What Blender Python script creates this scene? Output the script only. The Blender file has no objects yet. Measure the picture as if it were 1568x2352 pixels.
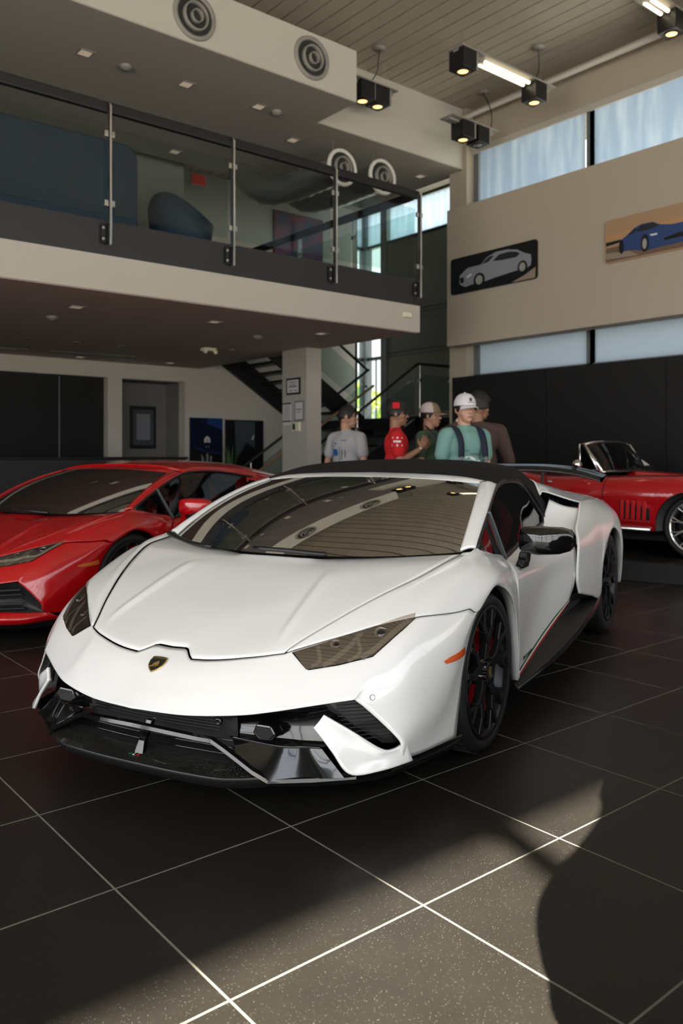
import bpy, bmesh, math, random
from mathutils import Vector, Matrix
from mathutils.bvhtree import BVHTree
random.seed(7)
SC = bpy.context.scene
COL = SC.collection
R = math.radians
PI = math.pi
# ------------------------------------------------------------------ materials
M = {}
def mat(name, col, rough=.5, metal=0., spec=.5, coat=0., coat_r=.03, trans=0., ior=1.45, emit=None, es=0., alpha=1., sheen=0.):
    m = bpy.data.materials.new(name); m.use_nodes = True
    b = m.node_tree.nodes['Principled BSDF']
    b.inputs['Base Color'].default_value = (*col, 1)
    b.inputs['Roughness'].default_value = rough
    b.inputs['Metallic'].default_value = metal
    b.inputs['Specular IOR Level'].default_value = spec
    b.inputs['Coat Weight'].default_value = coat
    b.inputs['Coat Roughness'].default_value = coat_r
    b.inputs['Transmission Weight'].default_value = trans
    b.inputs['IOR'].default_value = ior
    b.inputs['Alpha'].default_value = alpha
    if sheen: b.inputs['Sheen Weight'].default_value = sheen
    if emit:
        b.inputs['Emission Color'].default_value = (*emit, 1)
        b.inputs['Emission Strength'].default_value = es
    M[name] = m
    return m
def nt(m): return m.node_tree.nodes, m.node_tree.links, m.node_tree.nodes['Principled BSDF']
def noise_bump(m, scale, strength, detail=2., dist=.002):
    n, l, b = nt(m)
    tc = n.new('ShaderNodeTexCoord'); t = n.new('ShaderNodeTexNoise'); bp = n.new('ShaderNodeBump')
    t.inputs['Scale'].default_value = scale; t.inputs['Detail'].default_value = detail
    bp.inputs['Strength'].default_value = strength; bp.inputs['Distance'].default_value = dist
    l.new(tc.outputs['Object'], t.inputs['Vector']); l.new(t.outputs['Fac'], bp.inputs['Height']); l.new(bp.outputs['Normal'], b.inputs['Normal'])
def noise_color(m, c1, c2, scale, detail=3., lo=.35, hi=.65, vec=None):
    n, l, b = nt(m)
    tc = n.new('ShaderNodeTexCoord'); t = n.new('ShaderNodeTexNoise'); r = n.new('ShaderNodeValToRGB')
    mp = n.new('ShaderNodeMapping')
    if vec: mp.inputs['Scale'].default_value = vec
    t.inputs['Scale'].default_value = scale; t.inputs['Detail'].default_value = detail
    r.color_ramp.elements[0].position = lo; r.color_ramp.elements[1].position = hi
    r.color_ramp.elements[0].color = (*c1, 1); r.color_ramp.elements[1].color = (*c2, 1)
    l.new(tc.outputs['Object'], mp.inputs['Vector']); l.new(mp.outputs['Vector'], t.inputs['Vector'])
    l.new(t.outputs['Fac'], r.inputs['Fac']); l.new(r.outputs['Color'], b.inputs['Base Color'])
def thin_glass(name, tint, refl=.9, rough=0.0, ior=1.45, base=0.):
    # window glass: see-through with a Fresnel reflection
    m = bpy.data.materials.new(name); m.use_nodes = True
    n, l = m.node_tree.nodes, m.node_tree.links
    n.remove(n['Principled BSDF']); out = n['Material Output']
    tr = n.new('ShaderNodeBsdfTransparent'); tr.inputs['Color'].default_value = (*tint, 1)
    gl = n.new('ShaderNodeBsdfGlossy'); gl.inputs['Roughness'].default_value = rough
    gl.inputs['Color'].default_value = (refl, refl, refl, 1)
    fr = n.new('ShaderNodeFresnel'); fr.inputs['IOR'].default_value = ior
    ge = n.new('ShaderNodeNewGeometry'); iv = n.new('ShaderNodeMath'); iv.operation = 'SUBTRACT'; iv.inputs[0].default_value = 1.
    ml = n.new('ShaderNodeMath'); ml.operation = 'MULTIPLY'
    l.new(ge.outputs['Backfacing'], iv.inputs[1]); l.new(iv.outputs[0], ml.inputs[0]); l.new(fr.outputs[0], ml.inputs[1])
    mx = n.new('ShaderNodeMixShader')
    if base:                                            # coated glass: some mirror effect even face on
        ad = n.new('ShaderNodeMath'); ad.operation = 'MAXIMUM'; ad.inputs[1].default_value = base
        m2 = n.new('ShaderNodeMath'); m2.operation = 'MULTIPLY'; l.new(fr.outputs[0], ad.inputs[0]); l.new(ad.outputs[0], m2.inputs[0]); l.new(iv.outputs[0], m2.inputs[1]); ml = m2
    l.new(ml.outputs[0], mx.inputs[0]); l.new(tr.outputs[0], mx.inputs[1]); l.new(gl.outputs[0], mx.inputs[2]); l.new(mx.outputs[0], out.inputs['Surface'])
    M[name] = m
    return m
def translucent(name, col, tcol, fac=.5, rough=.6):
    m = bpy.data.materials.new(name); m.use_nodes = True
    n, l = m.node_tree.nodes, m.node_tree.links
    n.remove(n['Principled BSDF']); out = n['Material Output']
    d = n.new('ShaderNodeBsdfDiffuse'); d.inputs['Color'].default_value = (*col, 1)
    t = n.new('ShaderNodeBsdfTranslucent'); t.inputs['Color'].default_value = (*tcol, 1)
    mx = n.new('ShaderNodeMixShader'); mx.inputs[0].default_value = fac
    l.new(d.outputs[0], mx.inputs[1]); l.new(t.outputs[0], mx.inputs[2]); l.new(mx.outputs[0], out.inputs['Surface'])
    M[name] = m
    return m
# ------------------------------------------------------------------ mesh builder
class MB:
    def __init__(s): s.v = []; s.f = []; s.mi = []; s.sm = []; s.cm = 0; s.cs = False
    def add(s, vs, fs, smooth=None):
        o = len(s.v); s.v += [tuple(p) for p in vs]
        for f in fs: s.f.append(tuple(i + o for i in f)); s.mi.append(s.cm); s.sm.append(s.cs if smooth is None else smooth)
        return s
    def box(s, a, b, mtx=None):
        x0, y0, z0 = a; x1, y1, z1 = b
        vs = [Vector(p) for p in ((x0,y0,z0),(x1,y0,z0),(x1,y1,z0),(x0,y1,z0),(x0,y0,z1),(x1,y0,z1),(x1,y1,z1),(x0,y1,z1))]
        if mtx: vs = [mtx @ p for p in vs]
        return s.add(vs, [(0,3,2,1),(4,5,6,7),(0,1,5,4),(1,2,6,5),(2,3,7,6),(3,0,4,7)])
    def bar(s, p, q, w, h, up=(0,0,1)):
        # rectangular bar from p to q, w across, h along up
        p, q, up = Vector(p), Vector(q), Vector(up); d = (q - p).normalized()
        sd = d.cross(up).normalized(); u = sd.cross(d).normalized()
        vs = []
        for c in (p, q):
            for a, b in ((-1,-1),(1,-1),(1,1),(-1,1)): vs.append(c + sd*a*w/2 + u*b*h/2)
        return s.add(vs, [(3,2,1,0),(4,5,6,7),(0,1,5,4),(1,2,6,5),(2,3,7,6),(3,0,4,7)])
    def tube(s, pts, r, n=10, cap=True, closed=False):
        pts = [Vector(p) for p in pts]; k = len(pts); rr = r if isinstance(r, (list, tuple)) else [r]*k
        o = []; prev = None
        for i, p in enumerate(pts):
            if closed: d = pts[(i+1) % k] - pts[i-1]
            else: d = pts[min(i+1, k-1)] - pts[max(i-1, 0)]
            d = d.normalized() if d.length > 1e-9 else Vector((0,0,1))
            if prev is None:
                a = Vector((0,0,1)) if abs(d.z) < .9 else Vector((1,0,0)); u = d.cross(a).normalized()
            else: u = (prev - d*prev.dot(d)).normalized()
            prev = u; w = d.cross(u)
            for j in range(n):
                t = 2*PI*j/n; o.append(p + (u*math.cos(t) + w*math.sin(t))*rr[i])
        fs = []
        for i in range(k if closed else k-1):
            for j in range(n):
                a = i*n + j; b = i*n + (j+1) % n; i2 = (i+1) % k; c = i2*n + (j+1) % n; d2 = i2*n + j
                fs.append((a, b, c, d2))
        if cap and not closed: fs += [tuple(range(n-1, -1, -1)), tuple((k-1)*n + j for j in range(n))]
        return s.add(o, fs, True)
    def lathe(s, prof, c=(0,0,0), ax=(0,0,1), n=32, smooth=True, a0=0., a1=2*PI):
        # prof: (radius, height along axis)
        ax = Vector(ax).normalized(); t = Vector((1,0,0)) if abs(ax.x) < .9 else Vector((0,1,0))
        u = ax.cross(t).normalized(); w = ax.cross(u); c = Vector(c); o = []; full = abs(a1 - a0 - 2*PI) < 1e-6
        m = n if full else n + 1
        for r, h in prof:
            for j in range(m):
                th = a0 + (a1-a0)*j/n; o.append(c + ax*h + (u*math.cos(th) + w*math.sin(th))*r)
        fs = []
        for i in range(len(prof)-1):
            for j in range(n):
                j2 = (j+1) % m if full else j+1
                fs.append((i*m+j, i*m+j2, (i+1)*m+j2, (i+1)*m+j))
        return s.add(o, fs, smooth)
    def cyl(s, p, q, r, n=16, r2=None):
        p, q = Vector(p), Vector(q); L = (q-p).length; r2 = r if r2 is None else r2
        return s.lathe([(0,0),(r,0)], p, q-p, n, False).lathe([(r,0),(r2,L)], p, q-p, n, True).lathe([(r2,L),(0,L)], p, q-p, n, False)
    def sph(s, c, r, n=16, m=10, mtx=None):
        c = Vector(c); rx, ry, rz = r if isinstance(r, (tuple, list)) else (r, r, r); o = []
        for i in range(m+1):
            ph = PI*i/m
            for j in range(n):
                th = 2*PI*j/n; v = Vector((rx*math.sin(ph)*math.cos(th), ry*math.sin(ph)*math.sin(th), rz*math.cos(ph)))
                if mtx: v = mtx @ v
                o.append(c + v)
        fs = [(i*n+j, (i+1)*n+j, (i+1)*n+(j+1) % n, i*n+(j+1) % n) for i in range(m) for j in range(n)]
        return s.add(o, fs, True)
    def grid(s, g, closed=False, smooth=True):
        r = len(g); c = len(g[0]); fs = []
        for i in range(r-1):
            for j in range(c if closed else c-1):
                j2 = (j+1) % c; fs.append((i*c+j, i*c+j2, (i+1)*c+j2, (i+1)*c+j))
        return s.add([p for row in g for p in row], fs, smooth)
    def poly(s, pts): return s.add(pts, [tuple(range(len(pts)))])
    def prism(s, pts, ex):
        # polygon extruded by vector ex
        ex = Vector(ex); n = len(pts); a = [Vector(p) for p in pts]
        return s.add(a + [p + ex for p in a], [tuple(range(n-1,-1,-1)), tuple(range(n, 2*n))] + [(i, (i+1) % n, (i+1) % n + n, i+n) for i in range(n)])
    def build(s, name, mats, parent=None, loc=None, bevel=0., seg=2, subd=0, solid=0., soff=-1., smooth_angle=None, merge=False, fix=True):
        me = bpy.data.meshes.new(name)
        me.from_pydata([tuple(p) for p in s.v], [], s.f)
        if not isinstance(mats, (list, tuple)): mats = [mats]
        for m in mats: me.materials.append(M[m] if isinstance(m, str) else m)
        for p, i, f in zip(me.polygons, s.mi, s.sm): p.material_index = i; p.use_smooth = f
        if merge or fix:
            b = bmesh.new(); b.from_mesh(me)
            if merge: bmesh.ops.remove_doubles(b, verts=b.verts, dist=1e-5)
            if fix: bmesh.ops.recalc_face_normals(b, faces=b.faces)
            b.to_mesh(me); b.free()
        me.update()
        o = bpy.data.objects.new(name, me); COL.objects.link(o)
        if parent is not None: o.parent = parent
        if loc is not None: o.location = loc
        if solid:
            q = o.modifiers.new('solid', 'SOLIDIFY'); q.thickness = solid; q.offset = soff
        if bevel:
            q = o.modifiers.new('bevel', 'BEVEL'); q.width = bevel; q.segments = seg; q.limit_method = 'ANGLE'; q.angle_limit = R(35)
            if hasattr(q, 'harden_normals'): q.harden_normals = False
        if subd:
            q = o.modifiers.new('subd', 'SUBSURF'); q.levels = subd; q.render_levels = subd
        return o
def bake(o):
    # freeze an object's modifiers into its mesh
    dg = bpy.context.evaluated_depsgraph_get(); dg.update(); me = bpy.data.meshes.new_from_object(o.evaluated_get(dg)); old = o.data; o.modifiers.clear(); o.data = me; me.name = old.name
    for p in me.polygons: p.use_smooth = True
    return o
def thing(name, label, cat, loc=(0,0,0), rz=0., group=None):
    o = bpy.data.objects.new(name, None); COL.objects.link(o); o.empty_display_size = .1
    o.location = loc; o.rotation_euler = (0, 0, rz); o['label'] = label; o['category'] = cat
    if group: o['group'] = group
    return o
def tag(o, label, cat, group=None, kind=None):
    o['label'] = label; o['category'] = cat
    if group: o['group'] = group
    if kind: o['kind'] = kind
    return o
def struct(o, label, cat):
    o['kind'] = 'structure'; o['label'] = label; o['category'] = cat
    return o
def copy_tree(o, parent=None):
    c = o.copy(); COL.objects.link(c)
    if parent is not None: c.parent = parent
    for ch in [x for x in o.children]: copy_tree(ch, c)
    return c
def lerp(a, b, t): return a + (b-a)*t
def crom(p, t):
    # Catmull-Rom through a list of Vectors, t in 0..1 over the whole list
    n = len(p) - 1; x = min(max(t, 0.), 1.)*n; i = min(int(x), n-1); f = x - i
    p1, p2 = p[i], p[i+1]
    p0 = p[i-1] if i > 0 else p1*2 - p2
    p3 = p[i+2] if i < n-1 else p2*2 - p1
    return (p1*2 + (p2-p0)*f + (p0*2 - p1*5 + p2*4 - p3)*f*f + (p1*3 - p0 - p2*3 + p3)*f*f*f)*.5
def curve(pts, n):
    p = [Vector(q) for q in pts]
    return [crom(p, i/(n-1)) for i in range(n)]
class Surf:
    # smooth surface through rows of control points; ev(u along rows, v along a row)
    def __init__(s, rows): s.rows = [[Vector(p) for p in r] for r in rows]
    def ev(s, u, v): return crom([crom(r, v) for r in s.rows], u)
    def grid(s, nu, nv, u0=0., u1=1., v0=0., v1=1.):
        g = []
        for i in range(nu):
            row = []
            for j in range(nv):
                t = j/(nv-1); vv = lerp(v0, v1, t)
                a = u0(vv) if callable(u0) else u0; b = u1(vv) if callable(u1) else u1
                row.append(s.ev(lerp(a, b, i/(nu-1)), vv))
            g.append(row)
        return g
def mir(g): return [[Vector((p[0], -p[1], p[2])) for p in r] for r in g]
def font_mesh(txt, size, name, m, parent, mtx, extrude=.0004, align='CENTER', shear=0.):
    cu = bpy.data.curves.new(name, 'FONT'); cu.body = txt; cu.size = size; cu.extrude = extrude; cu.align_x = align; cu.align_y = 'CENTER'; cu.shear = shear
    t = bpy.data.objects.new(name + '_tmp', cu); COL.objects.link(t)
    dg = bpy.context.evaluated_depsgraph_get(); me = bpy.data.meshes.new_from_object(t.evaluated_get(dg)); bpy.data.objects.remove(t)
    me.name = name; me.transform(mtx); me.materials.clear(); me.materials.append(M[m])
    o = bpy.data.objects.new(name, me); COL.objects.link(o)
    if parent is not None: o.parent = parent
    return o
def frame(o, x, y):
    # matrix with given origin and x, y axes
    x = Vector(x).normalized(); y = Vector(y); z = x.cross(y).normalized(); y = z.cross(x)
    return Matrix(((x.x, y.x, z.x, o[0]), (x.y, y.y, z.y, o[1]), (x.z, y.z, z.z, o[2]), (0, 0, 0, 1)))
# ================================================================== camera
S_ = .61
CAMP = Vector((-.5899*S_, -1.577*S_, 1.9993*S_)); YAW = R(50.5576)
FWD = Vector((math.cos(YAW), math.sin(YAW), 0)); RGT = Vector((math.sin(YAW), -math.cos(YAW), 0))
cd = bpy.data.cameras.new('camera'); cam = bpy.data.objects.new('camera', cd); COL.objects.link(cam); SC.camera = cam
cd.sensor_fit = 'HORIZONTAL'; cd.sensor_width = 24.; cd.lens = 24*1880.42/1568
cd.shift_y = -(1176-1045.1)/1568
cd.clip_start = .05; cd.clip_end = 300
cam.location = CAMP; cam.rotation_euler = (R(90), 0, YAW - R(90))
cd.dof.use_dof = True; cd.dof.focus_distance = 3.05; cd.dof.aperture_fstop = 3.2
SC.view_settings.view_transform = 'Standard'; SC.view_settings.look = 'None'
SC.view_settings.gamma = 1; SC.view_settings.use_curve_mapping = False
SC.view_settings.exposure = EXPOSURE = .68
SC.cycles.use_denoising = True
SC.cycles.max_bounces = 8; SC.cycles.transparent_max_bounces = 16; SC.cycles.glossy_bounces = 5
SC.cycles.diffuse_bounces = 4; SC.cycles.transmission_bounces = 6
SC.cycles.caustics_reflective = False; SC.cycles.caustics_refractive = False
SC.cycles.sample_clamp_indirect = 6.; SC.cycles.blur_glossy = .5
SC.cycles.use_adaptive_sampling = True; SC.cycles.adaptive_threshold = .02
# ================================================================== materials
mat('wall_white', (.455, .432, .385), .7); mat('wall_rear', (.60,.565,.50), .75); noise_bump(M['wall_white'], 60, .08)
mat('plaster_warm', (.395, .345, .28), .75); noise_bump(M['plaster_warm'], 60, .08)
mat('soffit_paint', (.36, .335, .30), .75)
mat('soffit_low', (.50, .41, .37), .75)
mat('slat', (.345, .30, .245), .6); mat('slat_gap', (.03, .026, .022), .9)
mat('black_panel', (.0075, .0075, .0078), .55, spec=.35); mat('graphite', (.020, .020, .022), .5); mat('panel_gap', (.004,.004,.004), .9)
mat('green_grey', (.20, .205, .18), .6)
mat('frame_grey', (.16, .18, .19), .45, .3)
mat('chrome', (.75, .75, .75), .12, 1.); mat('steel', (.55, .54, .52), .28, 1.); mat('satin_black', (.008,.008,.009), .35)
mat('black_metal', (.012,.012,.013), .45); mat('rail_black', (.006,.006,.007), .6)
mat('wood_rail', (.30, .19, .12), .45)
mat('dark_carpet', (.03,.03,.033), .95)
mat('office_wall', (.20,.195,.18), .8); mat('blue_wall', (.016,.034,.062), .6)
mat('white_plastic', (.72,.71,.67), .4); mat('cream_plastic', (.72,.68,.52), .45)
mat('lamp_warm', (.9,.7,.4), .5, emit=(1, .56, .20), es=1.6); mat('tube_warm', (1,.9,.7), .5, emit=(1,.84,.56), es=2.2)
mat('lamp_dim', (.8,.7,.55), .4, emit=(1, .80, .60), es=.12); mat('lamp_off', (.45,.42,.40), .15, .8)
mat('exit_red', (.5,.03,.02), .5, emit=(1,.06,.03), es=.06)
mat('vent_grey', (.23,.22,.20), .5); mat('vent_dark', (.02,.02,.02), .8); mat('galvanised', (.42,.43,.43), .33, .9); mat('ring_white', (.62,.60,.56), .5)
thin_glass('rail_glass', (.80,.87,.85), .9); thin_glass('clear_glass', (.93,.96,.95), .9)
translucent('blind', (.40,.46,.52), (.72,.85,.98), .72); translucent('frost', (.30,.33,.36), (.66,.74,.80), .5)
mat('paper', (.62,.61,.62), .7); mat('ink', (.10,.10,.12), .8); mat('frame_black', (.01,.01,.01), .35)
mat('leaf', (.05,.14,.03), .55); mat('pot', (.05,.05,.05), .5)
mat('tree_leaf', (.42,.50,.10), .7); mat('tree_trunk', (.16,.12,.09), .8); mat('outdoor_ground', (.30,.29,.27), .9)
# upright noise in the blind colour, painted for light from the facade outside
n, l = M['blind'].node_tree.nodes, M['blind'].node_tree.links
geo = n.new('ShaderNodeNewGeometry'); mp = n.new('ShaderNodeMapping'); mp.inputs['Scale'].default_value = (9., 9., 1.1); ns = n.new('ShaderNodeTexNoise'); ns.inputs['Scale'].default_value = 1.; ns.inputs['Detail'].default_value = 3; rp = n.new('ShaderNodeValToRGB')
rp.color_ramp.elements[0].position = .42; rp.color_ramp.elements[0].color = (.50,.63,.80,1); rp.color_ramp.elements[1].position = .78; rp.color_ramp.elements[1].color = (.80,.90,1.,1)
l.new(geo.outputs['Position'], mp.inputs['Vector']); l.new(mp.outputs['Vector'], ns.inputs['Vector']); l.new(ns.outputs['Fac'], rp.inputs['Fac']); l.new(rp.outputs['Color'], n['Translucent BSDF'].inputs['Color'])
# tiled floor: dark speckled porcelain, pale grout every .61 m
f = mat('floor_tile', (.015,.0135,.012), .42, spec=.42)
n, l, b = nt(f)
geo = n.new('ShaderNodeNewGeometry'); sep = n.new('ShaderNodeSeparateXYZ'); l.new(geo.outputs['Position'], sep.inputs[0])
def mth(op, a, c=None):
    q = n.new('ShaderNodeMath'); q.operation = op
    for i, x in enumerate((a, c)):
        if x is None: continue
        if isinstance(x, (int, float)): q.inputs[i].default_value = x
        else: l.new(x, q.inputs[i])
    return q.outputs[0]
masks = []
for ax in ('X', 'Y'):
    d = mth('ABSOLUTE', mth('SUBTRACT', mth('FRACT', mth('ADD', mth('DIVIDE', sep.outputs[ax], S_), 100.5)), .5))
    masks.append(mth('LESS_THAN', d, .0038/S_*.82))
gm = mth('MAXIMUM', masks[0], masks[1])
vo = n.new('ShaderNodeTexVoronoi'); vo.inputs['Scale'].default_value = 190; l.new(geo.outputs['Position'], vo.inputs['Vector'])
no = n.new('ShaderNodeTexNoise'); no.inputs['Scale'].default_value = 240; no.inputs['Detail'].default_value = 2; l.new(geo.outputs['Position'], no.inputs['Vector'])
no2 = n.new('ShaderNodeTexNoise'); no2.inputs['Scale'].default_value = 5; no2.inputs['Detail'].default_value = 4; l.new(geo.outputs['Position'], no2.inputs['Vector'])
spk = mth('MULTIPLY', mth('LESS_THAN', vo.outputs['Distance'], .22), mth('GREATER_THAN', no.outputs['Fac'], .56))
r1 = n.new('ShaderNodeMix'); r1.data_type = 'RGBA'; r1.inputs['A'].default_value = (.0085,.0074,.0060,1); r1.inputs['B'].default_value = (.0150,.0130,.0105,1); l.new(no2.outputs['Fac'], r1.inputs['Factor'])
r2 = n.new('ShaderNodeMix'); r2.data_type = 'RGBA'; r2.inputs['B'].default_value = (.085,.08,.072,1); l.new(r1.outputs['Result'], r2.inputs['A']); l.new(spk, r2.inputs['Factor'])
r3 = n.new('ShaderNodeMix'); r3.data_type = 'RGBA'; r3.inputs['B'].default_value = (.165,.155,.13,1); l.new(r2.outputs['Result'], r3.inputs['A']); l.new(gm, r3.inputs['Factor'])
l.new(r3.outputs['Result'], b.inputs['Base Color'])
rr = n.new('ShaderNodeMix'); rr.data_type = 'FLOAT'; rr.inputs['A'].default_value = .40; rr.inputs['B'].default_value = .75; l.new(gm, rr.inputs['Factor']); l.new(rr.outputs['Result'], b.inputs['Roughness'])
bp = n.new('ShaderNodeBump'); bp.inputs['Strength'].default_value = .5; bp.inputs['Distance'].default_value = .001; bp.invert = True
l.new(gm, bp.inputs['Height']); l.new(bp.outputs['Normal'], b.inputs['Normal'])
# ================================================================== shell, most coordinates scaled up about the camera to make room for the convertible
def sbox(name, m, a, c, label, cat, bevel=0.):
    return struct(MB().box(a, c).build(name, m, bevel=bevel), label, cat)
struct(MB().poly([(-10,-4,0),(11.9,-4,0),(11.9,16,0),(-10,16,0)]).build('floor', 'floor_tile', fix=False), 'dark speckled tile floor with pale grout lines', 'floor')
# slatted ceiling, slats run along Y
mb = MB()
mb.cm = 1; mb.box((-10.037,-4.589,6.686), (11.915,13.107,6.82)); mb.cm = 0
x = 5.737 - .215*73
while x < 11.7:
    mb.box((x+.010,-4.477,6.63), (x+.205,12.995,6.691)); x += .215
struct(mb.build('ceiling',['slat','slat_gap']), 'ceiling of long warm grey slats with dark joints', 'ceiling')
# front (behind the camera): glazed wall, opening head at 5.0 m
HEAD = 5.2; YF = -4.
mb = MB().box((-10.037,YF-.2,HEAD),(11.915,YF,6.798))
for xx in (-8.9,-6.6,-4.4,-2.15,.09,2.3,4.5,6.7,8.9,10.4): mb.box((xx,YF-.07,0),(xx+.10,YF,HEAD))
mb.box((-10.037,YF-.16,2.71),(11.915,YF-.02,2.799))
struct(mb.build('wall_front', 'frame_grey'), 'glazed shop front wall with slim grey mullions', 'wall')
mb = MB().box((-6.901,6.723,0),(-6.677,13.107,6.798)).box((-6.901,-4.589,5.678),(-6.677,6.723,6.798))
for yy in (-4.1,-2.0,.1,2.2,4.3,6.6): mb.box((-6.856,yy,0),(-6.699,yy+.1,5.678))
mb.box((-6.834,-4.589,2.71),(-6.699,6.723,2.799))
struct(mb.build('wall_left', 'wall_white'), 'side wall of the showroom, glazed towards the shop front', 'wall')
# back wall, ground floor, with a dark wide opening and an office doorway
YB = 12.883
mb = MB()
mb.box((-10.037,YB,2.598),(7.2,YB+.25,6.798)).box((7.2,YB,0),(11.478,YB+.25,6.798)).box((5.666,YB,0),(5.934,YB+.25,2.598))
mb.box((11.478,YB,0),(11.915,YB+.25,1.735))
struct(mb.build('wall_back', 'wall_rear'), 'white rear wall with an office doorway and a dark recess', 'wall')
mb = MB()
for i, xx in enumerate((-10.04, -6.0, -3.54, -.965, 1.723, 3.47, 4.859)):
    x1 = (-6.0, -3.54, -.965, 1.723, 3.47, 4.859, 5.666)[i]
    mb.box((xx+.006,YB+.16,0), (x1-.006,YB+.22,2.598))
struct(mb.build('wall_recess','black_panel',bevel=.004), 'charcoal panels filling the wide recess at the rear', 'wall panel')
# small office seen through the doorway
mb = MB().box((5.934,13.65,0),(7.211,13.75,2.598)).box((7.2,YB+.25,0),(7.267,13.75,2.598)).box((5.822,YB+.25,0),(5.934,13.75,2.598)).box((5.822,YB+.25,2.598),(7.267,13.75,2.654))
struct(mb.build('wall_office', 'office_wall'), 'grey walls of the small office behind the doorway', 'wall')
# right wall: X 8.35, columns and window bands
XW = 9.395; mull = [7.653, 5.553, 3.453, 1.347, -.758, -2.864, -4.365]
mb = MB().box((XW,-4.589,0),(XW+.25,7.787,2.43)).box((XW,-4.589,2.99),(XW+.25,7.787,4.782)).box((XW,-4.589,6.014),(XW+.25,7.787,6.798))
mb.box((9.25,7.653,0),(9.675,8.011,6.798))
struct(mb.build('wall_right', 'plaster_warm'), 'warm grey side wall with two window bands and a corner column', 'wall')
mb = MB()
mb.box((XW-.03,-4.589,5.924),(XW+.0,7.653,6.014))
struct(mb.build('trim_1', 'wall_white'), 'pale head trim over the high window band', 'trim')
mb = MB().box((8.936,-4.365,2.894),(9.182,7.776,4.994))
struct(mb.build('trim_2','plaster_warm',bevel=.006), 'large beige feature panel hung across the side wall', 'wall panel')
mb = MB()
for y0, y1 in ((7.731,5.979),(5.979,4.215),(4.215,2.423),(2.423,.675),(.675,-1.117),(-1.117,-4.365)):
    mb.box((9.003,y1+.004,0),(9.25,y0-.004,2.413))
mb.cm = 1; mb.box((9.026,-4.365,0),(9.227,7.709,2.396))
struct(mb.build('wall_right_lower',['black_panel','panel_gap']), 'tall charcoal panels along the foot of the side wall', 'wall panel')
k = 1
for band, (z0, z1) in enumerate(((2.43,2.99),(4.782,6.014))):
    for a, c in zip(mull[:-1], mull[1:]):
        o = MB().box((XW+.02,c-.055,z0),(XW+.12,c+.055,z1)).box((XW+.02,c,z1-.05),(XW+.12,a,z1)).box((XW+.02,c,z0),(XW+.12,a,z0+.05)).box((XW+.02,a-.10 if a == mull[0] else a-.055,z0),(XW+.12,a,z1)).build('window_%d' % k, 'frame_grey')
        struct(o, ('frosted low window in the side wall' if band == 0 else 'high side window behind a pale blind') + ', bay %d from the corner column' % (1+mull.index(a)), 'window')
        MB().box((XW+.06,c+.05,z0+.04),(XW+.066,a-.05,z1-.04)).build('pane','frost' if band == 0 else 'clear_glass',o)
        if band == 1:
            bl = MB(); z = z0+.02
            while z < z1-.03:
                bl.add([(XW+.03,c+.075,z),(XW+.03,a-.14 if a == mull[0] else a-.075,z),(XW+.012,a-.14 if a == mull[0] else a-.075,z+.0174),(XW+.012,c+.075,z+.0174)], [(0,1,2,3)]); z += .0218
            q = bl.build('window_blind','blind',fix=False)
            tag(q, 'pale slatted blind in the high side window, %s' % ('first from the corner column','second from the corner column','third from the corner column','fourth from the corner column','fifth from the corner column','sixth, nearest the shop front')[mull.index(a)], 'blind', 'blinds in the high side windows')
        k += 1
# stair bay: green grey wall X 10.4 and a corner window
XG = 11.691
mb = MB()
for z0, z1 in ((0,3.337),(3.426,4.188),(4.278,5.823)): mb.box((XG,8.011,z0),(XG+.25,12.122,z1))
mb.cm = 1; mb.box((XG+.02,8.011,3.214),(XG+.2,12.122,4.334)); mb.cm = 0
mb.box((XG+.012,8.011,3.348),(XG+.2,12.122,3.415)).box((XG+.012,8.011,4.199),(XG+.2,12.122,4.266))
mb.box((9.563,7.787,0),(XG+.25,8.011,6.798)).box((XG,12.256,0),(XG+.25,YB+.2,1.713))
struct(mb.build('wall_stair',['green_grey','panel_gap']), 'dark green grey wall of the stair bay with two grooves', 'wall')
mb = MB()
mb.box((XG-.02,12.122,0),(XG+.14,12.323,6.686))                       # wide post between wall and corner window
mb.box((XG-.05,YB-.10,1.646),(XG+.14,YB+.12,6.686)).box((11.422,YB,1.646),(11.49,YB+.12,6.686))
for z in (1.690,3.314,5.790): mb.box((XG,12.256,z),(XG+.1,YB,z+.07)).box((11.467,YB+.0,z),(XG,YB+.1,z+.07))
mb.box((XG,8.011,5.79),(XG+.1,12.211,5.857)).box((XG,8.011,6.574),(XG+.1,YB,6.686))
mb.box((XG+.03,12.525,1.758),(XG+.06,12.547,3.326))
o = struct(mb.build('window_%d' % k, 'frame_grey'), 'tall corner window at the stair landing', 'window')
MB().box((XG+.05,12.301,1.758),(XG+.056,YB,6.574)).box((11.467,YB+.05,1.758),(XG,YB+.056,6.574)).build('pane','clear_glass',o)
MB().box((XG+.05,8.011,5.857),(XG+.056,12.122,6.574)).build('pane','clear_glass',o)
bl = MB(); z = 5.868
while z < 6.607:
    for (p, q) in (((XG+.02,12.055),(XG+.02,8.067)), ((XG+.02,12.816),(XG+.02,12.357))): bl.add([(p[0]+.012,p[1],z),(q[0]+.012,q[1],z),(q[0],q[1],z+.0235),(p[0],p[1],z+.0235)], [(0,1,2,3)])
    bl.add([(11.49,YB+.03,z),(11.646,YB+.03,z),(11.646,YB+.018,z+.0235),(11.49,YB+.018,z+.0235)], [(0,1,2,3)]); z += .032
tag(bl.build('window_blind','blind',fix=False), 'pale slatted blind high in the stair bay, seen past the balcony corner', 'blind')
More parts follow.
